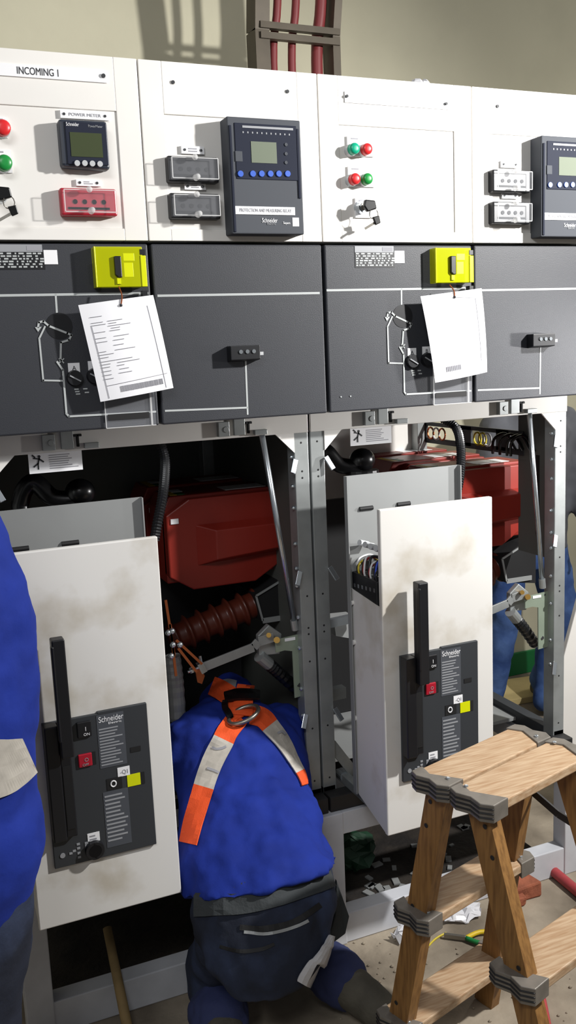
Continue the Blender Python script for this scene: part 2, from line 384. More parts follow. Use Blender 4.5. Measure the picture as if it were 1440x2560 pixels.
a = P(165, 314, -.033); letters('Schneider', (a.x, -.033, a.z), .011, M['plate'], o, width=.028)
a = P(220, 318, -.033); letters('PowerMeter', (a.x, -.033, a.z), .008, M['silver'], o, width=.032)
tagplate(t1, 190, 448, 252, 466)
terminal(t1, 152, 466, 298, 538, M['redblock'])
for x, y, k in ((8, 317, 'redbtn'), (12, 405, 'greenbtn')): button(t1, x, y, M[k], r=.0165)
btn_plate(t1, -30, 290, 20, 345); btn_plate(t1, -28, 372, 32, 432)
# column 2 and 4: protection relay with two test terminals
def relay_door(xl, label):
    t = box_door(xl, label); dx = xl+.45
    return t
t2 = box_door(-.45, 'white instrument compartment with big protection relay, right of the INCOMING 1 one')
for x, y in ((432, 206), (718, 229)):
    c = P(x, y, 0); m = MB(); screw(m, c.x, c.z); m.build('screw', M['ink'], t2)
X0, Z0, X1, Z1 = rect(566, 290, 761, 586, -.045)
rl = MB().prism([(X0, -.045, Z0), (X1, -.045, Z0), (X1, -.045, Z1), (X0, -.045, Z1)], (0, .049, 0)).build('protection_relay', M['relay'], t2, bev=.003)
for xa, za_ in ((X0+.004, Z0+.004), (X1-.012, Z1-.18)): MB().box((xa, -.048, za_), (xa+.006, -.044, Z1-.02)).build('edge_rib', M['bezel'], rl, bev=.001)
x0, z0, x1, z1 = rect(585, 306, 746, 452, -.047); MB().box((x0, -.047, z0), (x1, -.044, z1)).build('bezel', M['bezel'], rl, bev=.002)
x0, z0, x1, z1 = rect(627, 353, 693, 409, -.048); MB().box((x0, -.048, z0), (x1, -.046, z1)).build('screen', M['lcd2'], rl)
x0, z0, x1, z1 = rect(588, 377, 607, 404, -.048); MB().box((x0, -.0478, z0), (x1, -.046, z1)).build('port', M['relay'], rl, bev=.001)
m = MB(); a = P(606, 318, -.048); b = P(733, 326, -.048); m.box((a.x, -.0478, b.z), (b.x, -.046, b.z+.005))
for i in range(11): m.box((a.x+(b.x-a.x)*i/11, -.0476, b.z-.012), (a.x+(b.x-a.x)*i/11+.003, -.046, b.z-.008))
m.build('indicator_strip', M['silver'], rl)
for x in (602, 633, 655, 677, 698, 720):
    c = P(x, 434, -.05); MB().cyl((c.x, -.046, c.z), (c.x, -.050, c.z), .0078, .007, n=16).build('button', M['bluebtn'], rl, smooth=False)
for y in (361, 384, 406):
    c = P(716, y, -.05); MB().cyl((c.x, -.046, c.z), (c.x, -.049, c.z), .004, n=10).build('key', M['relay'], rl)
x0, z0, x1, z1 = rect(588, 515, 738, 538, -.047); o = MB().box((x0, -.047, z0), (x1, -.044, z1)).build('label_plate', M['plate'], rl)
letters('PROTECTION AND MEASURING RELAY', (x0+.010, -.0474, z0+.006), .011, M['inkgrey'], o, width=(x1-x0)-.02)
a = P(655, 556, -.046); letters('Schneider', (a.x, -.0462, a.z), .015, M['plate'], rl, width=.040)
a = P(668, 562, -.046); letters('Electric', (a.x, -.0462, a.z), .007, M['silver'], rl, width=.022)
a = P(708, 560, -.046); letters('Sepam', (a.x, -.0462, a.z), .008, M['plate'], rl, width=.018)
x0, z0, x1, z1 = rect(731, 544, 748, 566, -.046); MB().box((x0, -.046, z0), (x1, -.044, z1)).build('sticker', M['plate'], rl)
tagplate(t2, 453, 364, 511, 386); tagplate(t2, 461, 457, 515, 475)
terminal(t2, 422, 385, 553, 455, M['blackplastic']); terminal(t2, 428, 479, 557, 546, M['blackplastic'])
# column 3: four push buttons and key switch
t3 = box_door(0, 'white instrument compartment with four coloured push buttons and a key switch')
X0, Z0, X1, Z1 = rect(862, 231, 1122, 268, -.003)
Z1 = P(862, 229, 0).z; Z0 = Z1-.026
o = MB().box((X0, -.003, Z0), (X1, 0, Z1)).build('name_plate', M['plate'], t3)
for x, y in ((866, 241), (1114, 260)):
    c = P(x, y, -.003); m = MB(); screw(m, c.x, c.z, -.006, .0036); m.build('screw', M['ink'], o)
btn_plate(t3, 868, 340, 936, 392); btn_plate(t3, 870, 416, 938, 468); btn_plate(t3, 888, 495, 930, 545)
for x, y, k in ((889, 370, 'tealbtn'), (921, 371, 'redbtn'), (891, 446, 'redbtn'), (922, 446, 'greenbtn')): button(t3, x, y, M[k], r=.0138)
def keyswitch(t, x, y, label):
    c = P(x, y, -.02)
    o = MB().cyl((c.x, .004, c.z), (c.x, -.02, c.z), .017, .015, n=22).build('key_switch', M['zinc'], t)
    MB().cyl((c.x, -.02, c.z), (c.x, -.022, c.z), .009, n=16).build('barrel', M['steel'], o)
    k = thing('key_bunch', (c.x, -.022, c.z), label, 'keys', 'key bunches in the switches')
    MB().box((c.x-.0015, -.046, c.z-.009), (c.x+.0015, -.018, c.z+.004)).build('blade', M['steel'], k)
    m = MB(); m.prism([(c.x-.012, -.040, c.z+.012), (c.x+.016, -.040, c.z+.010), (c.x+.020, -.040, c.z-.010), (c.x-.006, -.040, c.z-.018), (c.x-.016, -.040, c.z-.004)], (0, -.012, 0)); m.build('head', M['rubber'], k, bev=.003)
    ring = [(c.x+.012+.012*math.cos(i*.524), -.048+.003*math.sin(i), c.z-.02+.014*math.sin(i*.524)) for i in range(12)]
    MB().tube(ring, .0012, 6, closed=True).build('ring', M['steel'], k)
    m = MB(); m.prism([(c.x+.008, -.044, c.z-.030), (c.x+.026, -.044, c.z-.026), (c.x+.030, -.044, c.z-.044), (c.x+.016, -.044, c.z-.050)], (0, -.008, 0)); m.build('spare_head', M['rubber'], k, bev=.002)
    MB().bar((c.x+.014, -.047, c.z-.044), (c.x-.012, -.044, c.z-.058), .006, .002).build('spare_blade', M['steel'], k)
keyswitch(t3, 910, 516, 'black headed key bunch hanging in the switch below the red and green buttons')
keyswitch(t1, 2, 486, 'black headed key bunch at the left edge, beside the red terminal')
t4 = None
def dup4():
    r = copy_tree(t2); r.location = t2.location+V((.9, 0, 0)); r['label'] = 'white instrument compartment with protection relay at the right edge, brightly lit'
    return r
t4 = dup4()
# ---------------------------------------------------------------- mimic panels
def mimic_panel(xl, label):
    xr = xl+.45; g = .004
    t = thing('mimic_panel', (xl+.225, .03, MB_B), label, 'panel', 'black mimic diagram panels')
    MB().box((xl+g, 0, MB_B), (xr-g, .055, LVB-.004)).build('front_plate', M['black'], t, bev=.004)
    MB().box((xl, .05, MB_B+.03), (xr, .45, LVB)).build('housing', M['dark'], t)
    return t
q1 = mimic_panel(-.9, 'black mimic panel under the INCOMING 1 compartment, with yellow cover and switch diagram')
q2 = mimic_panel(-.45, 'black mimic panel with combination block, second from left, left of the bare post')
q3 = mimic_panel(0, 'black mimic panel with yellow cover and switch diagram, third from left')
def pts(lst, Y=-.0006): return [(P(x, y, 0).x, P(x, y, 0).z) for x, y in lst]
zb = P(180, 736, 0).z
m = MB(); m.strip([(-.892, zb), (-.462, zb)], .0055, -.0004)
m.strip(pts([(139, 736), (143, 795)]), .0045, -.0004)
o = m.build('busbar_line', M['mimic'], q1)
c = P(148, 815, 0); MB().cyl((c.x, 0, c.z), (c.x, -.001, c.z), .03, n=32).build('rotary_disc', M['blackplastic'], q1)
m = MB(); m.strip(pts([(95, 818), (97, 806), (108, 803), (122, 815), (168, 833), (178, 838), (172, 850), (152, 856), (151, 902)]), .0045, -.0016)
m.prism([(P(87, 818).x, -.002, P(87, 818).z), (P(104, 817).x, -.002, P(104, 817).z), (P(95, 830).x, -.002, P(95, 830).z)], (0, .0012, 0))
m.strip(pts([(112, 817), (98, 846), (108, 951), (158, 952)]), .004, -.0016)
for d in (-1, 1): m.strip(pts([(148, 902-5*d), (159, 902+5*d)]), .0025, -.0016)
m.strip(pts([(143, 905), (157, 925), (166, 1034), (172, 1041), (388, 1029)]), .0045, -.0016)
m.build('switch_diagram', M['mimic'], q1)
X0, Z0, X1, Z1 = rect(-28, 611, 106, 630, 0); m = MB(); m.box((X0, -.0015, Z0), (X1, 0, Z1)); m.box((X0+.08, -.002, Z0+.003), (X0+.11, -.0015, Z1-.003), 1)
o = m.build('rating_plate', [M['silver'], M['inkgrey']], q1)
X0, _, X1, _ = rect(-28, 611, 110, 630, 0); zt = Z0
m = MB(); m.box((X0, -.001, zt-.038), (X1, 0, zt)); o2 = m.build('data_plate', M['blackplastic'], q1)
m = MB(); random.seed(5)
for r in range(6):
    x = X0+.003
    while x < X1-.008:
        w = random.uniform(.003, .012); m.box((x, -.0016, zt-.005-r*.0058), (min(x+w, X1-.002), -.001, zt-.0015-r*.0058)); x += w+random.uniform(.002, .008)
m.build('print', M['mimic'], o2)
X0, Z0, X1, Z1 = rect(108, 625, 145, 661, 0); MB().box((X0, -.0015, Z0), (X1, 0, Z1)).build('sticker', M['plate'], q1, bev=.0005)
# yellow hinged cover with key slot
X0, Z0, X1, Z1 = rect(233, 616, 368, 717, -.028)
yc = MB().box((X0, -.028, Z0), (X1-.006, .0, Z1)).build('lock_cover', M['yellow'], q1, bev=.002)
for nm_, a_, b_ in (('hinge', (X1-.012, -.030, Z1-.09), (X1+.001, -.02, Z1-.02)), ('sticker', (X1-.052, -.0285, Z1-.032), (X1-.026, -.0275, Z1-.015)), ('sticker', (X1-.052, -.0285, Z1-.068), (X1-.03, -.0275, Z1-.036)), ('rim', (X0, -.031, Z0), (X0+.003, -.026, Z1))):
    MB().box(a_, b_).build(nm_, M['yellow2'], yc, bev=.001)
for z in (Z1-.012, Z1-.105): MB().box((X1-.012, -.029, z-.006), (X1, -.01, z+.006)).build('hinge_pin', M['blackplastic'], yc)
x0, z0, x1, z1 = rect(285, 640, 306, 694, -.034); MB().prism([(x0, -.036, z0+.006), (x0+.007, -.036, z0), (x1, -.036, z0), (x1, -.036, z1), (x0, -.036, z1)], (0, .016, 0)).build('latch', M['blackplastic'], yc, bev=.002)
MB().box((x0+.004, -.032, z0-.014), (x1-.003, -.026, z0)).build('tongue', M['yellow2'], yc)
# A / B selector dials
for (cx, cy), tx in (((186, 945), 'A'), ((236, 940), 'B')):
    X0, Z0, X1, Z1 = rect(cx-17, cy-37, cx+14, cy-14, 0); o = MB().box((X0, -.002, Z0), (X1, 0, Z1)).build('legend_plate', M['plate'], q1)
    letters(tx, (X0+.009, -.0024, Z0+.006), .014, M['ink'], o)
    c = P(cx, cy, 0); o = MB().cyl((c.x, 0, c.z), (c.x, -.012, c.z), .019, .017, n=24).build('selector_dial', M['blackplastic'], q1)
    MB().bar((c.x-.012, -.013, c.z+.006), (c.x+.012, -.013, c.z-.008), .004, .003, side=(0, 1, 0)).build('pointer', M['silver'], o)
m = MB()
for x, y in ((190, 973), (192, 979), (194, 985), (212, 972), (216, 981)): c = P(x, y, 0); m.box((c.x-.004, -.001, c.z-.0015), (c.x+.006, 0, c.z+.0015))
m.build('print', M['mimic'], q1)
# clear document pocket at the lower right
X0, Z0, X1, Z1 = rect(252, 880, 391, 1062, -.006)
pk = MB().box((X0, -.006, Z0), (X1, -.0045, Z1)).build('document_pocket', M['clear'], q1)
m = MB(); m.box((X0-.001, -.007, Z0), (X0+.001, -.0035, Z1)); m.box((X0, -.007, Z0-.001), (X1, -.0035, Z0+.001)); m.box((X1-.012, -.008, Z0), (X1-.008, -.003, Z1)); m.box((X0+.005, -.0068, Z0+.018), (X1-.016, -.006, Z0+.032), 1)
m.build('pocket_rim', [M['clearknob'], M['dark']], pk)
c = P(852, 992, 0)
for dx in (0, .028): MB().cyl((c.x+dx-.9, 0, c.z), (c.x+dx-.9, -.002, c.z), .002, n=8).build('screw', M['mimic'], q1)
# copy everything (except the plates already there) to the third panel
for ch in list(q1.children):
    if ch.name.split('.')[0] in ('front_plate', 'housing'): continue
    copy_tree(ch, q3)
# second panel: busbar, outgoing line, combination block
m = MB(); zb2 = P(600, 736, 0).z; m.strip([(-.436, zb2), (-.016, zb2)], .0055, -.0004)
m.strip(pts([(614, 905), (619, 1035)]), .0045, -.0004); m.strip(pts([(414, 1027), (618, 1019)]), .0045, -.0004)
m.build('busbar_line', M['mimic'], q2)
X0, Z0, X1, Z1 = rect(576, 865, 652, 902, -.03)
cb = MB().prism([(X0, 0, Z0), (X0, -.03, Z0+.004), (X0, -.03, Z1), (X0, 0, Z1)], (X1-X0, 0, 0)).build('combination_block', M['blackplastic'], q2, bev=.002)
m = MB()
for k in range(3): m.cyl((X0+.026+.017*k, -.030, Z1-.015), (X0+.026+.017*k, -.0325, Z1-.015), .005, n=12)
m.build('dial', M['zinc'], cb)
MB().box((X1, -.028, Z0+.014), (X1+.009, -.02, Z0+.022)).build('catch', M['keygrey'], cb)
q4 = copy_tree(q2); q4.location = q2.location+V((.9, 0, 0)); q4['label'] = 'black mimic panel with combination block, at the right edge above the bright header'
# hanging paper tags with wire
def paper_tag(corners, hang, label, mirror=False, plain=False):
    tl, tr, br, bl = [P(x, y, -.045) for x, y in corners]
    cen = (tl+tr)/2
    t = thing('document_tag', cen, label, 'paper', 'paper tags wired to the yellow covers')
    def at(u, v, off=0):
        p = (tl*(1-u)+tr*u)*(1-v)+(bl*(1-u)+br*u)*v
        return p+V((0, -.012*math.sin(math.pi*(u*.9+.1*v))-.010*v*(1-v)*2+.012-off, 0))
    m = MB(); N = 10
    for s in (0, 1):
        vs = [[m.bm.verts.new(at(i/N, j/N, .0006*s)) for i in range(N+1)] for j in range(N+1)]
        for j in range(N):
            for i in range(N): m._f([vs[j][i], vs[j][i+1], vs[j+1][i+1], vs[j+1][i]])
    m.build('sheet', M['paper'], t, smooth=True)
    m = MB(); random.seed(11)
    def ln(u0, v0, u1, v1, w=.004, mi=0):
        k = max(2, int(abs(u1-u0)*10)+1, int(abs(v1-v0)*10)+1)
        for i in range(k):
            a = at(u0+(u1-u0)*i/k, v0+(v1-v0)*i/k, .0014); b = at(u0+(u1-u0)*(i+1)/k, v0+(v1-v0)*(i+1)/k, .0014)
            m.bar(a, b, w, .0006, side=(0, 0, 1) if abs(u1-u0) > abs(v1-v0) else (1, 0, 0), m=mi)
    if not plain:
        for v in (.14, .2, .225, .25, .275, .30, .36, .40, .43, .45, .50, .53, .56, .60, .63, .66, .70, .74, .78):
            if random.random() < .8: ln(.1, v, .1+random.uniform(.1, .2), v, .0012)
            if random.random() < .8: a = random.uniform(.3, .36); ln(a, v, a+random.uniform(.08, .3), v, .0013)
        ln(.12, .85, .95, .83, .001); ln(.1, .22, .12, .98, .001); ln(.88, .1, .9, .98, .001)
        for i in range(26): u = .3+i*.0225; ln(u, .875, u, .935, .002 if i % 3 else .0035)
    else:
        ln(.86, .1, .88, .85, .001); ln(.5, .06, .84, .1, .001)
        for i in range(9): u = .22+i*.03; ln(u, .84, u, .90, .003)
    m.build('print', M['inkgrey'], t)
    h = P(hang[0], hang[1], -.04); k = at((hang[2]), .06, .002)
    MB().tube(curved([h, (h+k)/2+V((.004, -.003, 0)), k], 5), .0016, 6).build('wire_tie', M['copper'], t)
    MB().ball(k, .0035, seg=8).build('eyelet', M['ink'], t)
paper_tag([(198, 762), (385, 737), (437, 970), (253, 1005)], (297, 716, .53), 'crumpled printed form hanging from the left yellow cover')
paper_tag([(1057, 740), (1208, 720), (1224, 930), (1092, 957)], (1124, 712, .5), 'overexposed white form hanging from the right yellow cover', plain=True)
# ---------------------------------------------------------------- withdrawn breaker trucks
def truck():
    t = thing('breaker_truck', (-.69, -.1, .46), 'withdrawn breaker truck on the left with stained white front plate, beside the kneeling worker', 'circuit breaker', 'withdrawn breaker trucks')
    xl, xr, z0, z1 = -.862, -.527, .452, 1.326
    o = MB().box((xl, -.192, z0), (xr, -.176, z1)).build('front_plate', M['cart'], t, bev=.003)
    m = MB()
    m.prism([(xl+.002, -.178, z0+.002), (xl+.002, -.178, 1.072), (xl+.002, -.015, 1.088), (xl+.002, -.015, .50)], (.003, 0, 0))
    m.cyl((xl-.004, -.03, .94), (xl+.003, -.03, .94), .007, n=10); m.cyl((xl-.005, -.02, .72), (xl+.003, -.02, .72), .008, n=10); m.cyl((xl-.004, -.028, 1.05), (xl+.003, -.028, 1.05), .006, n=10)
    m.build('side_panel', M['cart'], t)
    MB().prism([(xr-.005, -.178, z0+.002), (xr-.005, -.178, 1.072), (xr-.005, -.015, 1.088), (xr-.005, -.015, .50)], (.003, 0, 0)).build('side_panel', M['cart'], t)
    m = MB(); m.box((xl-.006, -.016, .50), (xr+.012, -.012, 1.392)); m.box((xr+.010, -.03, 1.05), (xr+.013, -.012, 1.392)); m.box((xl-.007, -.03, .5), (xl-.004, -.012, 1.392))
    for x in (xl+.035, xl+.15): m.tube([(x, -.0165, 1.30), (x+.04, -.0165, 1.30)], .006, 8, m=1); m.box((x, -.017, 1.294), (x+.04, -.016, 1.306), 1)
    m.build('back_plate', [M['inner'], M['dark']], t)
    # mechanism seen above the side panel
    b = MB().box((xl+.004, -.16, 1.02), (xr-.01, -.02, 1.135)).build('terminal_strip', M['blackplastic'], t, bev=.003)
    m = MB()
    for i in range(6): m.box((xl+.003, -.15+.022*i, 1.105-.002*i), (xl+.007, -.143+.022*i, 1.115-.002*i)); m.box((xl+.02, -.15+.022*i, 1.133), (xl+.03, -.14+.022*i, 1.139))
    m.build('terminal_screw', M['zinc'], b)
    random.seed(21)
    for i, k in enumerate(('hose', 'wblue', 'hose', 'wwhite', 'wred', 'hose', 'wwhite', 'wred', 'hose', 'wyellow', 'hose', 'wwhite')):
        y = -.15+.011*i; x = xl+.012+.004*(i % 3)
        MB().tube(curved([(x, y, 1.13), (x-.003, y, 1.15), (x+.012, y+.01, 1.185+random.uniform(-.03, .005)), (x+.05, y+.012, 1.17), (x+.08, y+.01, 1.13)], 5), .004 if k == 'hose' else .0028, 7).build('control_wire', M[k], t, smooth=True)
    m = MB()
    for i in range(4): m.cyl((xl+.02, -.13+.03*i, 1.215), (xl+.05, -.12+.03*i, 1.205), .008, n=10)
    m.build('gland', M['keygrey'], t)
    m = MB()
    for i in range(30):
        y = random.uniform(-.165, -.02); z = random.uniform(1.0, 1.1); m.bar((xl+.006, y, z), (xl+.008, y+random.uniform(-.01, .012), z-.014), .003, .003)
    m.box((xl+.008, -.165, .99), (xr-.01, -.02, 1.03), 1); m.build('harness_clip', [M['brass'], M['blackplastic']], t)
    # black breaker cover
    x0, zt0 = P(103, 1806, -.2).x, P(103, 1806, -.2).z; x1, zt1 = P(368, 1757, -.2).x, P(368, 1757, -.2).z
    zbm = (P(138, 2172, -.2).z+P(390, 2112, -.2).z)/2; xn = P(243, 1785, -.2).x
    x0 = (x0+P(138, 2172, -.2).x)/2; x1 = (x1+P(390, 2112, -.2).x)/2
    ztl = P(180, 1797, -.2).z; ztr = P(300, 1770, -.2).z
    c = MB().prism([(x0, -.200, zbm), (x1, -.200, zbm), (x1, -.200, ztr), (xn, -.200, ztr), (xn, -.200, ztl), (x0, -.200, ztl)], (0, .012, 0)).build('breaker_cover', M['cover'], t, bev=.0015)
    def R(a0, b0, a1, b1): a = P(a0, b0, -.2); b = P(a1, b1, -.2); return a.x, b.z, b.x, a.z
    # handle housing and handle
    hx0 = x0; hx1 = P(178, 1900, -.21).x; zlo = zbm+.075
    m = MB(); m.box((hx0, -.228, zlo), (hx0+.030, -.198, ztl)); m.box((hx0+.030, -.215, zlo), (hx1, -.198, ztl)); m.build('handle_housing', M['blackplastic'], c, bev=.003)
    sx0, sz0, sx1, sz1 = R(155, 1992, 182, 2078); MB().box((hx0+.034, -.2165, zlo+.02), (hx1-.004, -.2145, zlo+.17)).build('handle_slot', M['dark'], c)
    hb = P(123, 1600, -.235); ht = hb.z
    m = MB(); m.box((hx0+.030, -.246, ztl-.07), (hx0+.058, -.216, ht)); m.box((hx0+.027, -.252, ztl-.03), (hx0+.034, -.236, ht-.012)); m.build('charging_handle', M['blackplastic'], c, bev=.003)
    a0, b0, a1, b1 = R(190, 1806, 229, 1838); o = MB().box((a0, -.206, b0), (a1, -.199, b1)).build('on_button', M['blackplastic'], c, bev=.002)
    letters('I', (a0+.017, -.2064, b0+.015), .014, M['plate'], o); letters('ON', (a0+.013, -.2064, b0+.004), .009, M['plate'], o)
    a0, b0, a1, b1 = R(194, 1887, 231, 1912); o = MB().box((a0+.0, -.2045, b0), (a1, -.199, b1)).build('off_button', M['redblock'], c, bev=.002)
    letters('O', (a0+.013, -.205, b0+.013), .012, M['silver'], o); letters('OFF', (a0+.008, -.205, b0+.003), .008, M['silver'], o)
    MB().box((a1, -.2008, b0), (a1+.009, -.1998, b1)).build('button_recess', M['dark'], c)
    random.seed(9)
    a0, b0, a1, b1 = R(240, 1790, 318, 1908); m = MB(); m.box((a0, -.2008, b0), (a1, -.199, b1)); o = m.build('rating_plate', M['relay'], c)
    m = MB(); plate_lines(m, a0, a1, b0+.004, b1-.03, -.2008, 13, 0); m.build('print', M['silver'], o)
    letters('Schneider', (a0+.004, -.2012, b1-.017), .019, M['plate'], o, width=.056); letters('Electric', (a0+.025, -.2012, b1-.024), .007, M['plate'], o, width=.03)
    a0, b0, a1, b1 = R(257, 1982, 330, 2105); m = MB(); m.box((a0, -.2008, b0), (a1, -.199, b1)); o = m.build('instruction_plate', M['relay'], c)
    m = MB(); plate_lines(m, a0, a1, b0+.012, b1-.006, -.2008, 12, 0); m.build('print', M['silver'], o)
    a0, b0, a1, b1 = R(293, 1920, 325, 1936); o = MB().box((a0, -.2012, b0), (a1, -.199, b1)).build('label_sticker', M['plate'], c)
    letters('-Q1', (a0+.006, -.2016, b0+.006), .014, M['inkgrey'], o, width=(a1-a0)*.6)
    a0, b0, a1, b1 = R(266, 1948, 306, 1968); o = MB().box((a0, -.2012, b0), (a1, -.199, b1)).build('position_indicator', M['dark'], c)
    cx, cz = a0+.015, (b0+b1)/2; MB().tube([(cx+.006*math.cos(i*.524), -.2014, cz+.007*math.sin(i*.524)) for i in range(12)], .0016, 6, closed=True).build('ring_mark', M['plate'], o)
    a0, b0, a1, b1 = R(317, 1938, 352, 1960); MB().box((a0, -.2012, b0), (a1, -.199, b1)).build('spring_indicator', M['yellow2'], c)
    MB().box((a1, -.2012, b0), (a1+.010, -.199, b1)).build('button_recess', M['dark'], c)
    a0, b0, a1, b1 = R(326, 1871, 352, 1876); MB().box((a0, -.2012, b0), (a1, -.199, b1+.002)).build('card_slot', M['dark'], c)
    a0, b0, a1, b1 = R(218, 2085, 250, 2100); o = MB().box((a0, -.2012, b0), (a1, -.199, b1)).build('label_sticker', M['plate'], c); m = MB(); plate_lines(m, a0+.004, a1-.004, b0+.003, b1-.003, -.2012, 2, 0); m.build('print', M['inkgrey'], o)
    k = P(236, 2122, -.2); o = MB().tube([(k.x, -.199, k.z), (k.x, -.212, k.z), (k.x, -.212, k.z), (k.x, -.206, k.z)], [.022, .021, .015, .014], 24).build('charging_socket', M['blackplastic'], c)
    m = MB(); k = P(160, 2138, -.2); m.cyl((k.x-.003, -.2, k.z), (k.x-.003, -.2014, k.z), .006, n=12)
    for i, (dx, dz) in enumerate(((.012, 0), (.02, .004), (.03, .018), (.03, .008), (.03, -.004), (.03, -.014), (.048, .016), (.048, .010), (.048, .004))): m.box((k.x+dx, -.2012, k.z+dz-.002), (k.x+dx+.007+.006*(i > 5), -.2, k.z+dz+.003))
    m.build('print', M['silver'], c)
    # underside frame and drawer slides reaching the cubicle rails
    for x in (xl+.02, xr-.045):
        m = MB(); m.box((x, -.172, .462), (x+.025, .16, .49)); m.build('slide', M['galv'], t, bev=.002)
        m = MB(); m.cyl((x+.012, .12, .480), (x+.012, .15, .480), .016, n=14); m.build('roller', M['zinc'], t)
    MB().box((xl+.01, -.172, .49), (xr-.01, -.02, .70)).build('mechanism_box', M['inner'], t, bev=.003)
    return t
tk = truck()
tk2 = copy_tree(tk); tk2.location = tk.location+V((.9, 0, 0)); tk2['label'] = 'withdrawn breaker truck on the right, white side panel seen, behind the step ladder'
# ---------------------------------------------------------------- red apparatus poles inside the cubicles
def pole(dx, Y, label, grp, first=False):
    x0, x1, za, zb = -.355+dx, .03+dx, 1.045, 1.322
    if dx < 0: pass
    t = thing('red_pole_unit', ((x0+x1)/2, Y+.1, za), label, 'switch pole', grp)
    cs = .05
    m = MB()
    m.prism([(x0, Y+.06, za+.02), (x0, Y+.06, zb-.04), (x0+.02, Y+.06, zb), (x1, Y+.06, zb), (x1, Y+.06, za+.02)], (0, .16, 0))
    prof = [(x0, Y+.06, zb-.045), (x0+.07, Y, zb-.012), (x1-.01, Y, zb-.012), (x1-.01, Y, za+.06), (x1-.14, Y, za), (x0+.07, Y, za), (x0, Y+.06, za+.05)]
    m.prism([(x0, Y+.03, zb-.05), (x0+.07, Y+.03, zb-.008), (x1, Y+.03, zb-.008), (x1, Y+.03, za+.07), (x1-.12, Y+.03, za+.0), (x0+.07, Y+.03, za), (x0, Y+.03, za+.045)], (0, .05, 0))
    m.build('body', M['red'], t, bev=.004)
    m = MB(); m.prism([(x0+.085, Y+.03, zb-.075), (x0+.13, Y-.02, zb-.085), (x0+.13, Y-.02, za+.085), (x0+.085, Y+.03, za+.07)], (0, 0, .0)) if False else None
    m = MB()
    A = [(x0+.085, Y+.031, zb-.085), (x1-.02, Y+.031, zb-.085), (x1-.02, Y+.031, za+.085), (x0+.085, Y+.031, za+.07)]
    B = [(x0+.135, Y-.012, zb-.10), (x1-.035, Y-.012, zb-.10), (x1-.035, Y-.012, za+.105), (x0+.135, Y-.012, za+.09)]
    va = [m.bm.verts.new(p) for p in A]; vb = [m.bm.verts.new(p) for p in B]
    m._f(vb); m._f(va[::-1])
    for i in range(4): m._f([va[i], va[(i+1) % 4], vb[(i+1) % 4], vb[i]])
    m.build('front_boss', M['red'], t, bev=.003)
    MB().box((x0+.012, Y+.026, zb-.075), (x0+.035, Y+.031, zb-.06)).build('white_label', M['plate'], t)
    m = MB(); m.box((x0+.20, Y+.08, zb), (x0+.33, Y+.16, zb+.001)); m.build('top_label', M['plate'], t)
    m = MB(); m.box((x0+.03, Y+.08, zb), (x0+.05, Y+.2, zb+.001)); m.box((x0+.05, Y+.08, zb), (x0+.075, Y+.13, zb+.001), 1); m.box((x0+.05, Y+.14, zb), (x0+.085, Y+.19, zb+.001), 2)
    m.build('phase_sticker', [M['ygrip'], M['green'], M['plate']], t)
    return t
G = 'red switch poles in the cubicles'
PL = [(0, .33, 'red moulded pole unit at the front of the dark left cubicle, beside the zinc rod'), (0, .57, 'red pole unit in the shadow behind the front one of the left cubicle'),
      (.895, .33, 'red moulded pole unit at the front of the right cubicle, behind the truck corner'), (.895, .60, 'red pole unit in the middle of the right cubicle row, green and yellow sticker'),
      (.895, .82, 'red pole unit at the back of the right cubicle row, under the warning sign')]
for dx, Y, lb in PL: pole(dx, Y, lb, G)
# black elbow connectors on top left of each pole group
def connector(x, Y, z, label):
    t = thing('cable_elbow', (x, Y, z), label, 'connector', 'black cable elbows in the cubicles')
    m = MB(); m.ball((x, Y, z), (.04, .04, .036), seg=20); m.build('cap', M['rubber'], t, smooth=True)
    MB().tube(curved([(x-.005, Y, z-.02), (x-.07, Y+.01, z-.01), (x-.115, Y+.02, z+.035), (x-.15, Y+.03, z-.01), (x-.155, Y+.03, z-.12), (x-.155, Y+.03, z-.80)], 6), .024, 12).build('bend', M['rubber'], t, smooth=True)
    MB().cyl((x, Y, z-.03), (x, Y, z-.14), .05, .058, n=18).build('boot', M['rubber'], t)
connector(P(905, 1150, .28).x, .28, P(905, 1150, .28).z, 'black glossy cable elbow beside the red poles of the right cubicle')
connector(P(200, 1230, .28).x, .28, P(200, 1230, .28).z, 'black cable elbow in the dark left cubicle under the warning sign')
# side beam with open windows and wires in the right cubicle
t = thing('mechanism_beam', (.9, .6, 1.37), 'dark slotted beam with coloured wires above the red poles, right cubicle', 'mechanism')
m = MB(); xb = .845
for y0, y1, z0, z1 in ((.30, .95, 1.352, 1.372), (.30, .95, 1.418, 1.432), (.90, .95, 1.36, 1.43), (.60, .70, 1.36, 1.43), (.38, .45, 1.36, 1.43)):
    m.box((xb, y0, z0), (xb+.008, y1, z1))
m.build('slotted_plate', M['cover'], t)
random.seed(2)
for y, k in ((.86, 'copper'), (.82, 'wwhite'), (.78, 'copper'), (.55, 'wyellow'), (.52, 'wyellow'), (.49, 'wwhite')):
    MB().tube([(xb-.006, y+.022*math.cos(a*.5236), 1.392+.022*math.sin(a*.5236)) for a in range(12)], .0035, 6, closed=True).build('wire_loop', M[k], t)
m = MB()
for y in (.36, .40, .44, .34): m.tube(curved([(xb-.02, y, 1.35), (xb-.03, y-.02, 1.40), (xb-.01, y-.06, 1.42), (xb, y-.10, 1.37)], 5), .005, 7)
m.build('wire_bundle', M['rubber'], t)
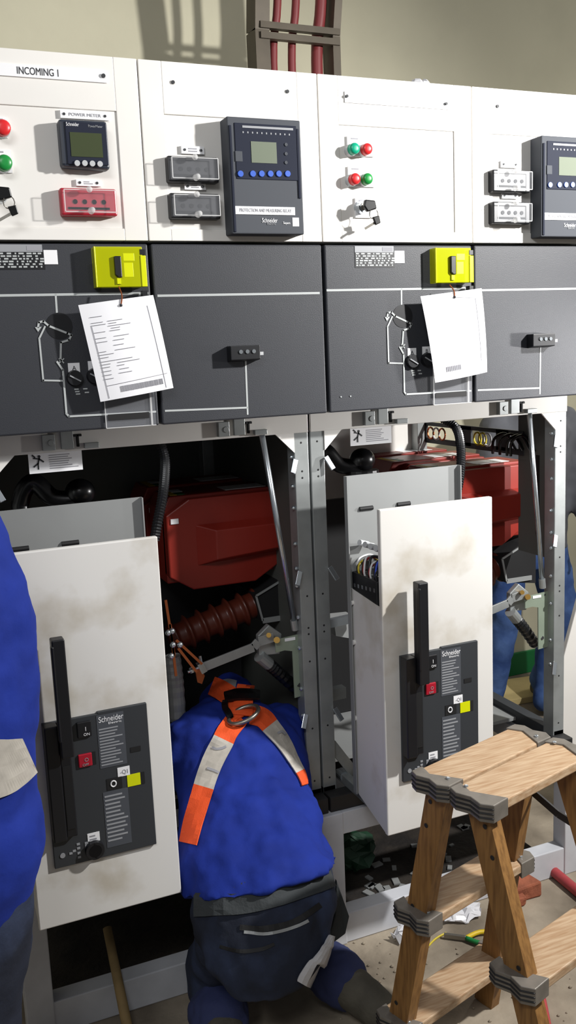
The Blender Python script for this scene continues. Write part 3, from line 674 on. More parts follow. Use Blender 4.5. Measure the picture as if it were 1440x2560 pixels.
# ---------------------------------------------------------------- inner fittings of each cubicle
def tapered_hose(name, path, r, label, cat, group):
    pp = curved(path, 14); N = len(pp); L = sum((pp[i+1]-pp[i]).length for i in range(N-1))
    # ribbed: resample evenly
    n = int(L/.0035); out = []; rs = []; acc = 0; i = 0
    seg = [(pp[k+1]-pp[k]).length for k in range(N-1)]
    for k in range(n):
        s = L*k/(n-1); a = 0; j = 0
        while j < N-2 and a+seg[j] < s: a += seg[j]; j += 1
        f = min(1, (s-a)/max(seg[j], 1e-6)); out.append(pp[j].lerp(pp[j+1], f)); rs.append(r*(1 if k % 2 else .82))
    return tag(MB().tube(out, rs, 12).build(name, M['hose']), label, cat, group)
for nm, pth, lb in (('l', [(396, 1096, .11), (412, 1150, .10), (408, 1230, .03), (395, 1300, 0), (386, 1350, -.005)], 'black corrugated hose beside the left truck, hanging from the header'),
                    ('r', [(1106, 1046, .13), (1140, 1070, .11), (1152, 1120, .06), (1150, 1190, .02), (1140, 1245, .0)], 'black corrugated hose arching behind the right truck')):
    tapered_hose('corrugated_hose', [P(x, y, Y) for x, y, Y in pth], .0135, lb, 'hose', 'corrugated control hoses')
def rod(p0, p1, label):
    t = thing('support_rod', p0, label, 'rod', 'zinc support rods'); d = (V(p1)-V(p0)).normalized()
    MB().cyl(p0, p1, .0078, n=14).build('shaft', M['zinc'], t, smooth=True)
    MB().cyl(V(p1)-d*.02, V(p1)+d*.01, .0105, n=12).build('fork', M['galv'], t)
    MB().box(V(p0)-V((.02, .004, .0)), V(p0)+V((.012, .01, .012))).build('top_lug', M['white'], t)
ra, rb = P(655, 1087, .09), P(737, 1566, .13); rod(ra, rb, 'slanted zinc rod in the left cubicle, in front of the red pole unit')
ra2, rb2 = P(1323, 1030, .10), P(1356, 1462, .13); rod(ra2, rb2, 'slanted zinc rod in the right cubicle, bright lit, near the right post')
def lever(dx, label):
    t = thing('earthing_lever', P(740, 1600, .14)+V((dx, 0, 0)), label, 'lever', 'green passivated brackets with levers')
    D = V((dx, 0, 0)); q = lambda x, y, Y=.13: P(x, y, Y)+D
    MB().prism([q(688, 1600), q(745, 1586), q(766, 1580), q(770, 1735), q(737, 1745), q(731, 1628), q(712, 1626), q(690, 1632)], (0, .004, 0)).build('bracket', M['greenzinc'], t)
    o = MB().box(q(712, 1604, .129), q(738, 1592, .1285)).build('white_label', M['plate'], t)
    m = MB(); m.cyl(q(747, 1712, .129), q(747, 1712, .133), .006, n=12); m.cyl(q(750, 1592, .129), q(750, 1592, .132), .003, n=8); m.build('hole', M['dark'], t)
    m = MB(); m.bar(q(508, 1668), q(634, 1618), .026, .006, side=(0, 0, 1)); m.bar(q(634, 1618), q(646, 1604), .026, .006, side=(0, 0, 1)); m.bar(q(646, 1604), q(684, 1592), .028, .006, side=(0, 0, 1)); m.build('arm', M['galv'], t, bev=.001)
    m = MB(); m.prism([q(645, 1590, .15), q(672, 1562, .15), q(705, 1585, .15), q(700, 1635, .15), q(648, 1640, .15)], (0, .02, 0)); m.build('guard', M['galv'], t, bev=.003)
    m = MB(); m.cyl(q(672, 1588, .11), q(672, 1588, .15), .007, n=12); m.cyl(q(692, 1600, .115), q(692, 1600, .14), .009, n=12); m.build('pin', M['brass'], t)
    m = MB(); m.cyl(q(648, 1640, .15), q(672, 1660, .16), .018, n=14); m.build('gland', M['galv'], t)
    pa = [q(672, 1660, .16), q(700, 1685, .17), q(745, 1725, .2)]
    m = MB(); pp = curved(pa, 9); m.tube(pp, [.019 if i % 2 else .0165 for i in range(len(pp))], 12); m.build('spring_sleeve', M['hose'], t)
    m = MB(); m.bar(q(497, 1672), q(510, 1664), .03, .02); m.cyl(q(470, 1680, .128), q(500, 1668, .132), .004, n=8); m.cyl(q(476, 1677, .128), q(482, 1675, .129), .009, n=6); m.cyl(q(500, 1640, .14), q(505, 1668, .135), .004, n=8); m.build('clevis', M['zinc'], t)
    MB().prism([q(488, 1672), q(502, 1668), q(512, 1690), q(505, 1710), q(494, 1706)], (0, .006, 0)).build('copper_tab', M['copper'], t)
    return t
lever(0, 'pale green bracket and flat lever above the kneeling worker')
dxl = P(1375, 1480, .13).x-P(766, 1580, .13).x
lv2 = lever(dxl, 'pale green bracket and lever in the right cubicle near the ladder')
# brown ribbed insulators and dark hood below the red unit
for dx, lb in ((0, 'brown ribbed bushing in the left cubicle below the red pole unit'), (.895, 'brown ribbed bushing in the right cubicle behind the truck')):
    a, b = P(425, 1600, .42)+V((dx, 0, 0)), P(650, 1505, .42)+V((dx, 0, 0)); N = 60
    pa = [a.lerp(b, i/N) for i in range(N+1)]; rr = [.040+(.016 if (i % 9) in (3,) else .008 if (i % 9) in (2, 4) else 0) for i in range(N+1)]
    tag(MB().tube(pa, rr, 20).build('ribbed_bushing', M['brown'], smooth=True), lb, 'insulator', 'brown ribbed bushings')
    t = thing('cable_hood', b, 'black sheet hood right of the bushing in the %s cubicle' % ('left' if dx == 0 else 'right'), 'hood', 'black cable hoods')
    q = lambda x, y, Y=.36: P(x, y, Y)+V((dx, 0, 0))
    m = MB(); m.prism([q(640, 1490), q(700, 1445), q(745, 1420), q(750, 1555), q(655, 1555)], (0, .2, 0)); m.build('shell', M['dark'], t)
    m = MB(); m.bar(q(640, 1490, .355), q(735, 1432, .355), .006, .004); m.bar(q(640, 1490, .355), q(657, 1552, .355), .006, .004); m.bar(q(657, 1552, .355), q(735, 1540, .355), .016, .004); m.build('edge_flange', M['inner'], t)
# copper linkage and grey cable boot at the left truck's edge
t = thing('copper_linkage', P(430, 1620, .1), 'copper straps and bolts between left truck and lever', 'linkage')
m = MB()
for a, b in (((414, 1500), (436, 1640)), ((425, 1560), (440, 1690)), ((445, 1620), (492, 1680)), ((440, 1600), (505, 1660))): m.bar(P(*a, .12), P(*b, .12), .007, .003)
m.build('strap', M['copper'], t)
m = MB()
for x, y in ((430, 1578), (420, 1582), (432, 1612), (450, 1612), (428, 1640)): m.ball(P(x, y, .11), .0085, seg=10)
m.build('bolt', M['zinc'], t, smooth=True)
m = MB(); m.tube(curved([P(430, 1640, .2), P(436, 1680, .2), P(440, 1725, .2), P(445, 1800, .2)], 5), [.024-.002*(i % 2) for i in range(16)], 14); tag(m.build('cable_boot', M['inner']), 'grey cable boot between left truck and the worker shoulder', 'cable end')
# black inner panels that close the dark lower half of the left cubicle
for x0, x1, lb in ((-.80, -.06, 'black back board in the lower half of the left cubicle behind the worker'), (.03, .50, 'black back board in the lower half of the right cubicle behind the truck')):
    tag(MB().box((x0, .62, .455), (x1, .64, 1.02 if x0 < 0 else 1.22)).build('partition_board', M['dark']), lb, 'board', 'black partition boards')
t = thing('crossbar', (.12, .3, .75), 'zinc crossbars and pan between the middle post and the right truck', 'bracket')
m = MB(); m.bar(P(815, 1560, .3), P(905, 1540, .3), .025, .02); m.build('upper_bar', M['zinc'], t)
m = MB(); m.bar(P(825, 1735, .25), P(860, 1728, .25), .035, .03); m.build('drive_stub', M['galv'], t)
m = MB(); m.bar(P(828, 1860, .12), P(930, 1990, .02+.1), .03, .01); m.build('lower_bar', M['galv'], t)
m = MB(); m.prism([P(835, 1555, .35), P(900, 1548, .35), P(900, 1600, .35), P(840, 1590, .35)], (0, .1, 0)); m.build('pan', M['inner'], t)
# warning signs
def sign(c4, Y, label):
    tl, tr, br, bl = [P(x, y, Y) for x, y in c4]; w = (tr-tl).length
    X0, X1 = (tl.x+bl.x)/2, (tr.x+br.x)/2; Z1, Z0 = (tl.z+tr.z)/2, (bl.z+br.z)/2
    t = thing('warning_sign', ((X0+X1)/2, Y, Z0), label, 'sign', 'warning signs under the headers')
    MB().box((X0, Y, Z0), (X1, Y+.003, Z1)).build('board', M['plate'], t)
    MB().box((X0, Y-.001, Z1-.008), (X1, Y, Z1)).build('red_band', M['wred'], t)
    m = MB(); W, H = X1-X0, Z1-Z0; f = lambda u, v: (X0+W*u, Z0+H*v)
    m.cyl((X0+W*.20, Y, Z0+H*.68), (X0+W*.20, Y-.001, Z0+H*.68), H*.055, n=12)
    for a, b in (((.20, .62), (.17, .40)), ((.20, .58), (.10, .62)), ((.20, .58), (.27, .46)), ((.17, .40), (.09, .28)), ((.17, .40), (.17, .18)), ((.12, .66), (.08, .74))): m.strip([f(*a), f(*b)], .0035, Y-.0006)
    m.build('pictogram', M['ink'], t)
    m = MB(); random.seed(4); plate_lines(m, X0+W*.35, X1-.004, Z0+H*.12, Z1-.016, Y, 7, 0); m.build('print', M['inkgrey'], t)
    MB().box((X0+W*.1, Y+.003, Z1-.01), (X1-W*.1, Y+.006, Z1+.02)).build('bracket', M['galv'], t)
sign([(68, 1125), (203, 1112), (207, 1173), (75, 1186)], .135, 'white warning sign with red band hanging in the dark left cubicle')
sign([(876, 1062), (977, 1055), (980, 1105), (876, 1117)], .16, 'white warning sign with red band in the bright right cubicle')
# ---------------------------------------------------------------- cable tray and cables above, film on top
t = thing('cable_tray', P(740, 180, 1.15), 'brown vertical ladder cable tray behind the cabinet tops', 'cable tray')
TY = 1.15
def rail(pp, w):
    m = MB(); 
    for a, b in zip(pp, pp[1:]): m.bar(a, b, w, .09, side=(1, 0, 0))
    m.build('side_rail', M['traym'], t)
bz = 2.2
xl_ = P(648, 160, TY).x; xr_ = P(836, 160, TY).x; zt = P(740, 90, TY).z
rail([(xl_, TY, bz), (xl_-.0, TY, zt), (xl_, TY-.08, 3.4)], .055)
rail([(xr_-.01, TY, bz), (xr_-.01, TY, zt), (xr_+.01, TY-.08, 3.4)], .03)
for dz in (0, .035):
    z = P(740, 72, TY-.04).z-dz; MB().box((xl_-.01, TY-.055, z-.011), (xr_, TY-.03, z+.011)).build('rung', M['traym'], t)
MB().box((xl_-.01, TY-.055, bz+.1), (xr_, TY-.03, bz+.14)).build('rung', M['traym'], t)
for x, lb in ((686, 'leftmost of the three dark red cables on the tray'), (732, 'middle one of the three dark red cables on the tray'), (795, 'rightmost of the three dark red cables on the tray')):
    a = P(x, 150, TY); b = P(x+6, 10, TY)
    tag(MB().tube(curved([(a.x, TY+.01, 2.2), (a.x, TY+.01, a.z), (b.x, TY-.005, b.z), (b.x+.01, TY-.05, 3.4)], 6), .015 if x < 790 else .022, 12).build('power_cable', M['redcable'], smooth=True), lb, 'cable', 'dark red cables on the tray')
c = P(1066, 200, .06); m = MB(); random.seed(8)
for i in range(9): m.ball((c.x+random.uniform(-.045, .045), .07+random.uniform(0, .05), TOP+.012+random.uniform(-.004, .012)), (random.uniform(.012, .028), .02, random.uniform(.008, .018)), seg=8)
o = m.build('crumpled_film', M['film']); 
for v in o.data.vertices: v.co += V((random.uniform(-1, 1), random.uniform(-1, 1), random.uniform(-.6, 1)))*.004; v.co.z = max(v.co.z, TOP+.001)
tag(o, 'crumpled clear film lying on the cabinet top, right of the tray', 'plastic film')
# ---------------------------------------------------------------- step ladder
LO = V((.126, -.577, 0)); LU = V((.961, .278, 0)); LV = V((.278, -.961, 0)); LZ = V((0, 0, 1))
def L(u, v, z): return LO+LU*u+LV*v+LZ*z
lt = thing('step_ladder', L(0, 0, 0), 'short wooden step ladder with grey cast brackets, in front of the right truck', 'ladder')
ZT = .80
def tread(v0, v1, z, hl, name='tread', capname='cast_bracket', top=False):
    m = MB(); m.prism([L(-hl, v0, z-.022), L(-hl, v1, z-.022), L(-hl, v1, z), L(-hl, v0, z)], LU*(2*hl)); m.build(name, M['wood'], lt, bev=.003)
    s = 1 if v1 > v0 else -1; lo, hi = min(v0, v1), max(v0, v1); w = hi-lo
    for e in (-1, 1):
        m = MB()
        prof = [(lo-.002, 0), (lo+w*.3, .012), (lo+w*.55, .004), (hi+.002, 0), (hi+.004, -.034), (hi-w*.15, -.04), (lo+w*.45, -.03), (lo+w*.2, -.036), (lo-.004, -.026)]
        a = e*(hl+.004); b = e*(hl-.03)
        pl = [(lo-.002, hl-.028), (lo+w*.35, hl-.012), (hi+.002, hl-.045), (hi+.004, hl+.004), (hi-w*.2, hl+.018), (lo+w*.5, hl+.008), (lo+w*.2, hl+.016), (lo-.002, hl+.006)]
        m.prism([L(e*q, p, z-.036) for p, q in pl], LZ*.040)
        for k in range(3): m.prism([L(e*(q+.0025), p, z-.008-.010*k) for p, q in pl], LZ*.004, 1)
        m.cyl(L(e*(hl-.02), (lo if s > 0 else hi)+s*.02, z+.003), L(e*(hl-.02), (lo if s > 0 else hi)+s*.02, z+.008), .005, n=10, m=2)
        m.build(capname, [M['cast'], M['base'], M['zinc']], lt, bev=.002)
tread(-.006, -.106, ZT, .176); tread(.004, .112, ZT, .176)
def legpt(side, front, z):
    k = (ZT-z)/ZT; v = (.050+.27*k) if front else -(.045+.15*k); u = side*(.148+.028*k); return L(u, v, z)
for front in (0, 1):
    for s in (-1, 1):
        m = MB(); a, b = legpt(s, front, ZT-.03), legpt(s, front, 0)
        m.bar(a, b, .032, .056, side=LU)
        for z in (.74, .68, .47, .20): p = legpt(s, front, z)+LU*s*.017+LV*(.012 if front else -.012); m.cyl(p, p+LU*s*.001, .0055, n=10, m=1)
        m.build('leg', [M['wood2'], M['base']], lt, bev=.004)
for z in (.455, .15):
    k = (ZT-z)/ZT; hl = .148+.028*k+.028
    tread(.050+.27*k-.052, .050+.27*k+.055, z, hl); tread(-(.045+.15*k)+.05, -(.045+.15*k)-.05, z+.01, hl)
m = MB(); a, b = legpt(1, 0, .66), legpt(1, 1, .60); mid = (a+b)/2+V((0, 0, -.01)); m.bar(a+LU*.02, mid+LU*.02, .018, .005); m.bar(mid+LU*.02, b+LU*.02, .018, .005); m.cyl(a+LU*.016, a+LU*.03, .016, n=14); m.build('spreader_hinge', M['base'], lt)
# ---------------------------------------------------------------- people
def bake(mb, name, mats, parent, voxel=.011, smooth=8, disp=0, dscale=.12, seed=0, decim=0):
    o = mb.build(name, mats, None)
    r = o.modifiers.new('r', 'REMESH'); r.mode = 'VOXEL'; r.voxel_size = voxel
    s = o.modifiers.new('s', 'SMOOTH'); s.iterations = smooth; s.factor = .6
    if disp:
        tx = bpy.data.textures.new('folds', 'CLOUDS'); tx.noise_scale = dscale; tx.noise_depth = 2
        d = o.modifiers.new('d', 'DISPLACE'); d.texture = tx; d.strength = disp; d.mid_level = .5
        t2x = bpy.data.textures.new('creases', 'MARBLE'); t2x.noise_scale = dscale*1.3; t2x.turbulence = 9; t2x.marble_type = 'SOFT'
        d2 = o.modifiers.new('d2', 'DISPLACE'); d2.texture = t2x; d2.strength = disp*.45; d2.mid_level = .5
    dg = bpy.context.evaluated_depsgraph_get(); me = bpy.data.meshes.new_from_object(o.evaluated_get(dg)); me.name = name
    o.modifiers.clear(); o.data = me
    me.polygons.foreach_set('use_smooth', [True]*len(me.polygons))
    if not me.materials:
        for mm in (mats if isinstance(mats, (list, tuple)) else [mats]): me.materials.append(mm)
    if parent: o.parent = parent; o.matrix_parent_inverse = Matrix.Translation(-parent.location)
    return o
def limb(m, path, n=16):
    "path: (point, radius)"
    pp = curved([p for p, r in path], 5); k = len(path)-1; rs = []
    for i in range(len(pp)):
        f = i/5; a = min(int(f), k-1); rs.append(path[a][1]+(path[min(a+1, k)][1]-path[a][1])*(f-a))
    m.tube(pp, rs, n); m.ball(pp[0], rs[0]*.98, seg=14); m.ball(pp[-1], rs[-1]*.98, seg=14); return m
def hand(m, wrist, fwd, side, r=.009):
    fwd, side = V(fwd).normalized(), V(side).normalized(); nrm = fwd.cross(side); wrist = V(wrist)
    m.loft([(wrist, .026, .02, side, nrm), (wrist+fwd*.04, .038, .016, side, nrm), (wrist+fwd*.085, .041, .013, side, nrm)], 14)
    for i, ln in enumerate((.068, .078, .072, .055)):
        b = wrist+fwd*.078+side*(-.03+.02*i); m.tube([b, b+fwd*ln*.45-nrm*.006, b+fwd*ln*.78-nrm*.02, b+fwd*ln*.95-nrm*.036], [r, r*.95, r*.85, r*.7], 10)
    b = wrist+fwd*.03-side*.03; m.tube([b, b-side*.025+fwd*.022, b-side*.034+fwd*.05-nrm*.006], [r*1.25, r*1.1, r*.85], 10)
def head(m, c, fwd, upv, s=1.0):
    c, fwd, upv = V(c), V(fwd).normalized(), V(upv).normalized(); sd = fwd.cross(upv)
    m.loft([(c-upv*.10*s+fwd*.02*s, .035*s, .04*s, sd, fwd), (c-upv*.085*s+fwd*.025*s, .05*s, .062*s, sd, fwd), (c-upv*.04*s+fwd*.012*s, .066*s, .085*s, sd, fwd), (c+upv*.02*s, .074*s, .095*s, sd, fwd), (c+upv*.07*s-fwd*.004*s, .066*s, .086*s, sd, fwd), (c+upv*.105*s-fwd*.006*s, .035*s, .05*s, sd, fwd)], 20)
    m.tube([c+fwd*.094*s+upv*.015*s, c+fwd*.115*s-upv*.022*s, c+fwd*.09*s-upv*.028*s], [.008*s, .013*s, .012*s], 8)
    for e in (-1, 1): m.ball(c+sd*e*.076*s-upv*.005*s, (.012*s, .018*s, .028*s), seg=10)
    m.tube([c+fwd*.083*s-upv*.055*s-sd*.022*s, c+fwd*.09*s-upv*.054*s, c+fwd*.083*s-upv*.055*s+sd*.022*s], .007*s, 8)
def hairm(c, fwd, upv, s=1.0):
    c, fwd, upv = V(c), V(fwd).normalized(), V(upv).normalized(); sd = fwd.cross(upv); m = MB()
    m.loft([(c-upv*.05*s-fwd*.035*s, .064*s, .06*s, sd, fwd), (c+upv*.02*s-fwd*.02*s, .079*s, .084*s, sd, fwd), (c+upv*.075*s-fwd*.008*s, .071*s, .09*s, sd, fwd), (c+upv*.115*s-fwd*.008*s, .035*s, .05*s, sd, fwd)], 20); return m
def eyes(c, fwd, upv, parent, s=1.0):
    c, fwd, upv = V(c), V(fwd).normalized(), V(upv).normalized(); sd = fwd.cross(upv); m = MB()
    for e in (-1, 1): m.ball(c+fwd*.082*s+sd*e*.031*s+upv*.018*s, .011*s, seg=10); m.ball(c+fwd*.091*s+sd*e*.031*s+upv*.018*s, .0048*s, 1, seg=8)
    m.build('eye', [M['wwhite'], M['ink']], parent, smooth=True)
X = V((1, 0, 0))
# --- kneeling worker
kw = thing('person', (-.33, -.3, 0), 'person kneeling in blue jacket and orange harness, head inside the left cubicle', 'person')
sp = [V((-.325, -.225, .415)), V((-.31, -.12, .475)), V((-.285, .0, .545)), V((-.265, .10, .605)), V((-.25, .18, .645)), V((-.225, .27, .67))]
sdv = V((.96, .22, -.05)).normalized()
def frame_axes(i, P_):
    d = (P_[min(i+1, len(P_)-1)]-P_[max(i-1, 0)]).normalized(); s_ = (sdv-d*sdv.dot(d)).normalized(); return s_, s_.cross(d)
def torso(m, grow=0.0, rs=((.195, .140), (.19, .13), (.19, .130), (.195, .135), (.185, .125), (.10, .09))):
    m.loft([(sp[i], rs[i][0]+grow, rs[i][1]+grow, *frame_axes(i, sp)) for i in range(1, 6)], 28)
body = MB()
body.loft([(V((-.335, -.22, .40)), .13, .08, X, V((0, -.93, .37)))]+[(sp[i], r[0], r[1], *frame_axes(i, sp)) for i, r in enumerate(((.13, .085), (.14, .09), (.15, .1), (.16, .1), (.14, .085), (.07, .07)))], 24)
limb(body, [(sp[5], .06), (V((-.205, .34, .67)), .055), (V((-.20, .41, .62)), .055)])
HC = V((-.195, .46, .59)); HF, HU = V((0, .35, -.9)), V((.0, .9, .35)); head(body, HC, HF, HU)
for s, sh, el, wr in ((1, V((-.12, .17, .62)), V((-.10, .34, .50)), V((-.17, .455, .46))), (-1, V((-.40, .14, .63)), V((-.44, .29, .53)), V((-.30, .44, .47)))):
    limb(body, [(sh, .05), (sh.lerp(el, .5), .046), (el, .038), (el.lerp(wr, .5), .036), (wr, .027)]); hand(body, wr, (wr-el), V((1, 0, 0)) if s < 0 else V((-1, 0, 0)))
# legs folded under: knees forward, shins back
HIP = {1: V((-.27, -.26, .40)), -1: V((-.41, -.27, .40))}
KNE = {1: V((-.17, -.035, .10)), -1: V((-.42, -.035, .10))}
ANK = {1: V((-.105, -.235, .09)), -1: V((-.46, -.23, .085))}
for s in (1, -1):
    limb(body, [(HIP[s], .07), (HIP[s].lerp(KNE[s], .5), .06), (KNE[s], .055), (KNE[s].lerp(ANK[s], .45), .052), (ANK[s], .036)])
body.ball(V((-.34, -.27, .40)), (.12, .075, .075), seg=20)
bake(body, 'body', M['skin'], kw, .009, 4)
eyes(HC, HF, HU, kw)
hairm(HC, HF, HU).build('hair', M['hair'], kw, smooth=True)
jk = MB(); torso(jk)
jk.loft([(V((-.322, -.20, .435)), .202, .172, X, V((0, -.93, .37))), (V((-.318, -.10, .485)), .198, .145, X, V((0, -.72, .69))), (sp[2], .19, .13, *frame_axes(2, sp)), (sp[3], .18, .12, *frame_axes(3, sp))], 28)
limb(jk, [(V((-.40, .14, .645)), .09), (V((-.44, .20, .60)), .075), (V((-.44, .29, .53)), .06), (V((-.36, .36, .48)), .05), (V((-.315, .42, .47)), .045)])
limb(jk, [(V((-.12, .17, .635)), .088), (V((-.10, .26, .57)), .07), (V((-.10, .34, .50)), .06), (V((-.13, .40, .47)), .05), (V((-.16, .44, .46)), .045)])
limb(jk, [(V((-.225, .25, .68)), .09), (V((-.20, .33, .70)), .08)])
jacket = bake(jk, 'jacket', M['jacket'], kw, .009, 7, .03, .10)
tr = MB()
tr.loft([(V((-.32, -.10, .50)), .155, .11, X, V((0, -.8, .6))), (V((-.325, -.185, .45)), .182, .145, X, V((0, -.93, .37))), (V((-.335, -.255, .385)), .186, .145, X, V((0, -1, .1))), (V((-.355, -.305, .33)), .158, .125, X, V((0, -1, 0))), (V((-.37, -.335, .28)), .115, .09, X, V((0, -1, 0)))], 26)
for s in (1, -1):
    limb(tr, [(HIP[s], .095), (HIP[s].lerp(KNE[s], .5), .082), (KNE[s]+V((0, 0, -.004)), .072), (KNE[s].lerp(ANK[s], .5), .066), (ANK[s].lerp(KNE[s], .1), .055)])
trousers = bake(tr, 'trousers', M['denim'], kw, .010, 7, .02, .09)
def bvh(o):
    me = o.data; return BVHTree.FromPolygons([v.co.copy() for v in me.vertices], [p.vertices[:] for p in me.polygons])
BJ, BT = bvh(jacket), bvh(trousers)
def ribbon(bv, path, name, mats, parent, off=.004, t=.003, mi=None, sub=6, fallback=None):
    "a flat strap lying on a garment; path: (x, y, half width, material index)"
    pts_ = curved([V((a[0], a[1], a[2])) for a in path], sub); m = MB(); rows = []; last = None
    for i, p in enumerate(pts_):
        d = pts_[min(i+1, len(pts_)-1)]-pts_[max(i-1, 0)]; n = V((-d.y, d.x, 0)); n.normalize(); row = []
        for k in (-1, -.5, 0, .5, 1):
            q = p+n*p.z*k; hit, nr, _, _ = bv.ray_cast(CAM, ray(q.x, q.y).normalized())
            row.append((hit, nr))
        rows.append(row)
    prev = None
    for i, row in enumerate(rows):
        if any(h is None for h, _ in row): prev = None; continue
        nr = sum((n for _, n in row), V()).normalized()
        A = [m.bm.verts.new(h+nr*off) for h, _ in row]; B = [m.bm.verts.new(h+nr*(off+t)) for h, _ in row]
        if prev:
            mm = path[min(int(i/sub), len(path)-1)][3]
            PA, PB = prev
            for k in range(4): m._f([PB[k], PB[k+1], B[k+1], B[k]], mm); m._f([PA[k+1], PA[k], A[k], A[k+1]], mm)
            m._f([PA[0], PB[0], B[0], A[0]], mm); m._f([PB[4], PA[4], A[4], B[4]], mm)
        prev = (A, B)
    return m.build(name, mats, parent, smooth=False)
OW = [M['orange'], M['reflect']]
ribbon(BJ, [(598, 1795, 26, 0), (572, 1828, 26, 0), (556, 1858, 27, 1), (527, 1920, 26, 1), (508, 1980, 25, 0), (488, 2050, 24, 0), (474, 2110, 22, 0)], 'harness_strap', OW, kw)
ribbon(BJ, [(628, 1790, 24, 0), (655, 1798, 24, 0), (677, 1822, 22, 1), (708, 1862, 18, 1), (733, 1905, 13, 1), (750, 1935, 11, 0), (760, 1965, 8, 0)], 'harness_strap', OW, kw)
ribbon(BJ, [(610, 1795, 28, 0), (580, 1752, 25, 0), (545, 1725, 24, 0), (512, 1712, 22, 0)], 'harness_strap', OW, kw, off=.006)
ribbon(BJ, [(605, 1795, 26, 0), (608, 1760, 24, 0), (611, 1725, 22, 0), (614, 1700, 20, 0)], 'harness_strap', OW, kw, off=.009)
h, nr, _, _ = BJ.ray_cast(CAM, ray(612, 1800).normalized())
vz = -(CAM-h).normalized(); e1 = (sdv-nr*sdv.dot(nr)).normalized(); e2 = nr.cross(e1)
cR = h+nr*.022-e2*.0
def dpt(a): return cR+e1*.044*math.cos(a)+e2*(.036*math.sin(a))+nr*(.014*math.sin(-a))
MB().tube([dpt(i*math.pi/12) for i in range(24)], .0058, 8, closed=True).build('harness_ring', M['steel'], kw, smooth=True)
ribbon(BJ, [(560, 1757, 11, 0), (602, 1750, 13, 0), (646, 1752, 11, 0)], 'harness_pad', M['rubber'], kw, off=.016, t=.006)
ribbon(BJ, [(562, 1762, 8, 0), (566, 1785, 8, 0), (575, 1805, 8, 0)], 'harness_pad', M['rubber'], kw, off=.014, t=.005)
ribbon(BJ, [(556, 1712, 10, 0), (572, 1709, 10, 0), (590, 1712, 9, 0)], 'back_print', M['silver'], kw, off=.002, t=.001)
ribbon(BJ, [(532, 1868, 3, 0), (548, 1874, 3, 0), (566, 1868, 3, 0)], 'strap_print', M['inkgrey'], kw, off=.0085, t=.0006)
ribbon(BJ, [(520, 1925, 3, 0), (536, 1930, 3, 0), (548, 1934, 3, 0)], 'strap_print', M['inkgrey'], kw, off=.0085, t=.0006)
ribbon(BJ, [(690, 1836, 3, 0), (700, 1832, 3, 0), (708, 1838, 3, 0)], 'strap_print', M['inkgrey'], kw, off=.0085, t=.0006)
ribbon(BT, [(490, 2262, 30, 0), (600, 2260, 26, 0), (700, 2236, 28, 0), (800, 2195, 34, 0), (835, 2182, 30, 0)], 'waistband', M['belt'], kw, off=.003, t=.004)
ribbon(BT, [(600, 2318, 7, 0), (660, 2322, 8, 0), (735, 2305, 8, 0), (800, 2262, 7, 0)], 'pocket_slit', M['dark'], kw, off=.001, t=.0015)
ribbon(BT, [(610, 2330, 4, 0), (670, 2334, 4, 0), (735, 2318, 4, 0), (770, 2302, 4, 0)], 'pocket_seam', M['inner'], kw, off=.001, t=.002)
ribbon(BT, [(550, 2366, 4, 0), (600, 2378, 5, 0), (650, 2374, 5, 0), (685, 2360, 4, 0)], 'pocket_slit', M['dark'], kw, off=.001, t=.0015)
# pale lining flap behind the right thigh and boots
ribbon(BT, [(822, 2335, 6, 0), (806, 2380, 14, 0), (782, 2425, 24, 0), (762, 2460, 26, 0), (742, 2492, 18, 0), (700, 2512, 10, 0)], 'pale_flap', M['palef'], kw, off=.008, t=.004)
MB().prism([P(842, 2200, -.20), P(874, 2292, -.22), (P(864, 2335, -.22)), P(815, 2372, -.24), P(838, 2290, -.22)], (0, .012, 0)).build('side_flap', M['belt'], kw, bev=.003)
for s, toe in ((1, V((-.045, -.345, .05))), (-1, V((-.49, -.36, .05)))):
    b = MB(); a = ANK[s]; d = (toe-a).normalized()
    limb(b, [(a-d*.03, .054), (a, .056), (a.lerp(toe, .4), .053), (a.lerp(toe, .8), .048), (toe, .04)])
    bt = bake(b, 'boot', M['boot'], kw, .009, 5, .008, .06)
    b = MB(); q = (KNE[s]-a).normalized(); limb(b, [(a+q*.08, .074), (a+q*.035, .076)]); bake(b, 'trouser_cuff', M['navy'], kw, .009, 4, .012, .05)
# --- worker at the left edge
lw = thing('person', (-1.07, -.55, 0), 'person at the left edge, blue work jacket with pale band and dark trousers', 'person')
def ex(x, y, Y=-.55): return P(x, y, Y)
prof = [(62, 2262, .165, .12), (80, 2195, .175, .13), (104, 2130, .19, .14), (112, 2078, .20, .145), (101, 2015, .20, .145), (84, 1960, .20, .14), (86, 1850, .20, .14), (97, 1780, .2, .14), (95, 1650, .2, .14), (76, 1500, .195, .13), (50, 1400, .18, .125), (8, 1290, .15, .11), (-60, 1225, .10, .08)]
secs = []
for x, y, ru, rv in prof:
    p = ex(x, y); secs.append((V((p.x-ru, -.55, p.z)), ru, rv, X, V((0, 1, 0))))
j = MB(); j.loft(secs, 26)
sc = secs[-1][0]
limb(j, [(V((-1.18, -.55, 1.42)), .085), (V((-1.27, -.48, 1.25)), .065), (V((-1.30, -.40, 1.10)), .058), (V((-1.24, -.25, 1.02)), .05)])
lj = bake(j, 'jacket', M['jacket'], lw, .011, 6, .018, .10)
BL = bvh(lj)
bd = MB(); bd.loft([(c, ru*.8, rv*.75, a, b) for c, ru, rv, a, b in secs], 20)
hc = sc+V((-.05, .03, .22)); limb(bd, [(sc, .065), (sc.lerp(hc, .5), .055), (hc, .05)]); head(bd, hc, (-.3, .9, -.3), (0, .3, .95))
limb(bd, [(V((-1.24, -.25, 1.02)), .035), (V((-1.20, -.20, 1.0)), .028)]); hand(bd, (-1.20, -.20, 1.0), (.3, .9, -.2), (0, .2, 1))
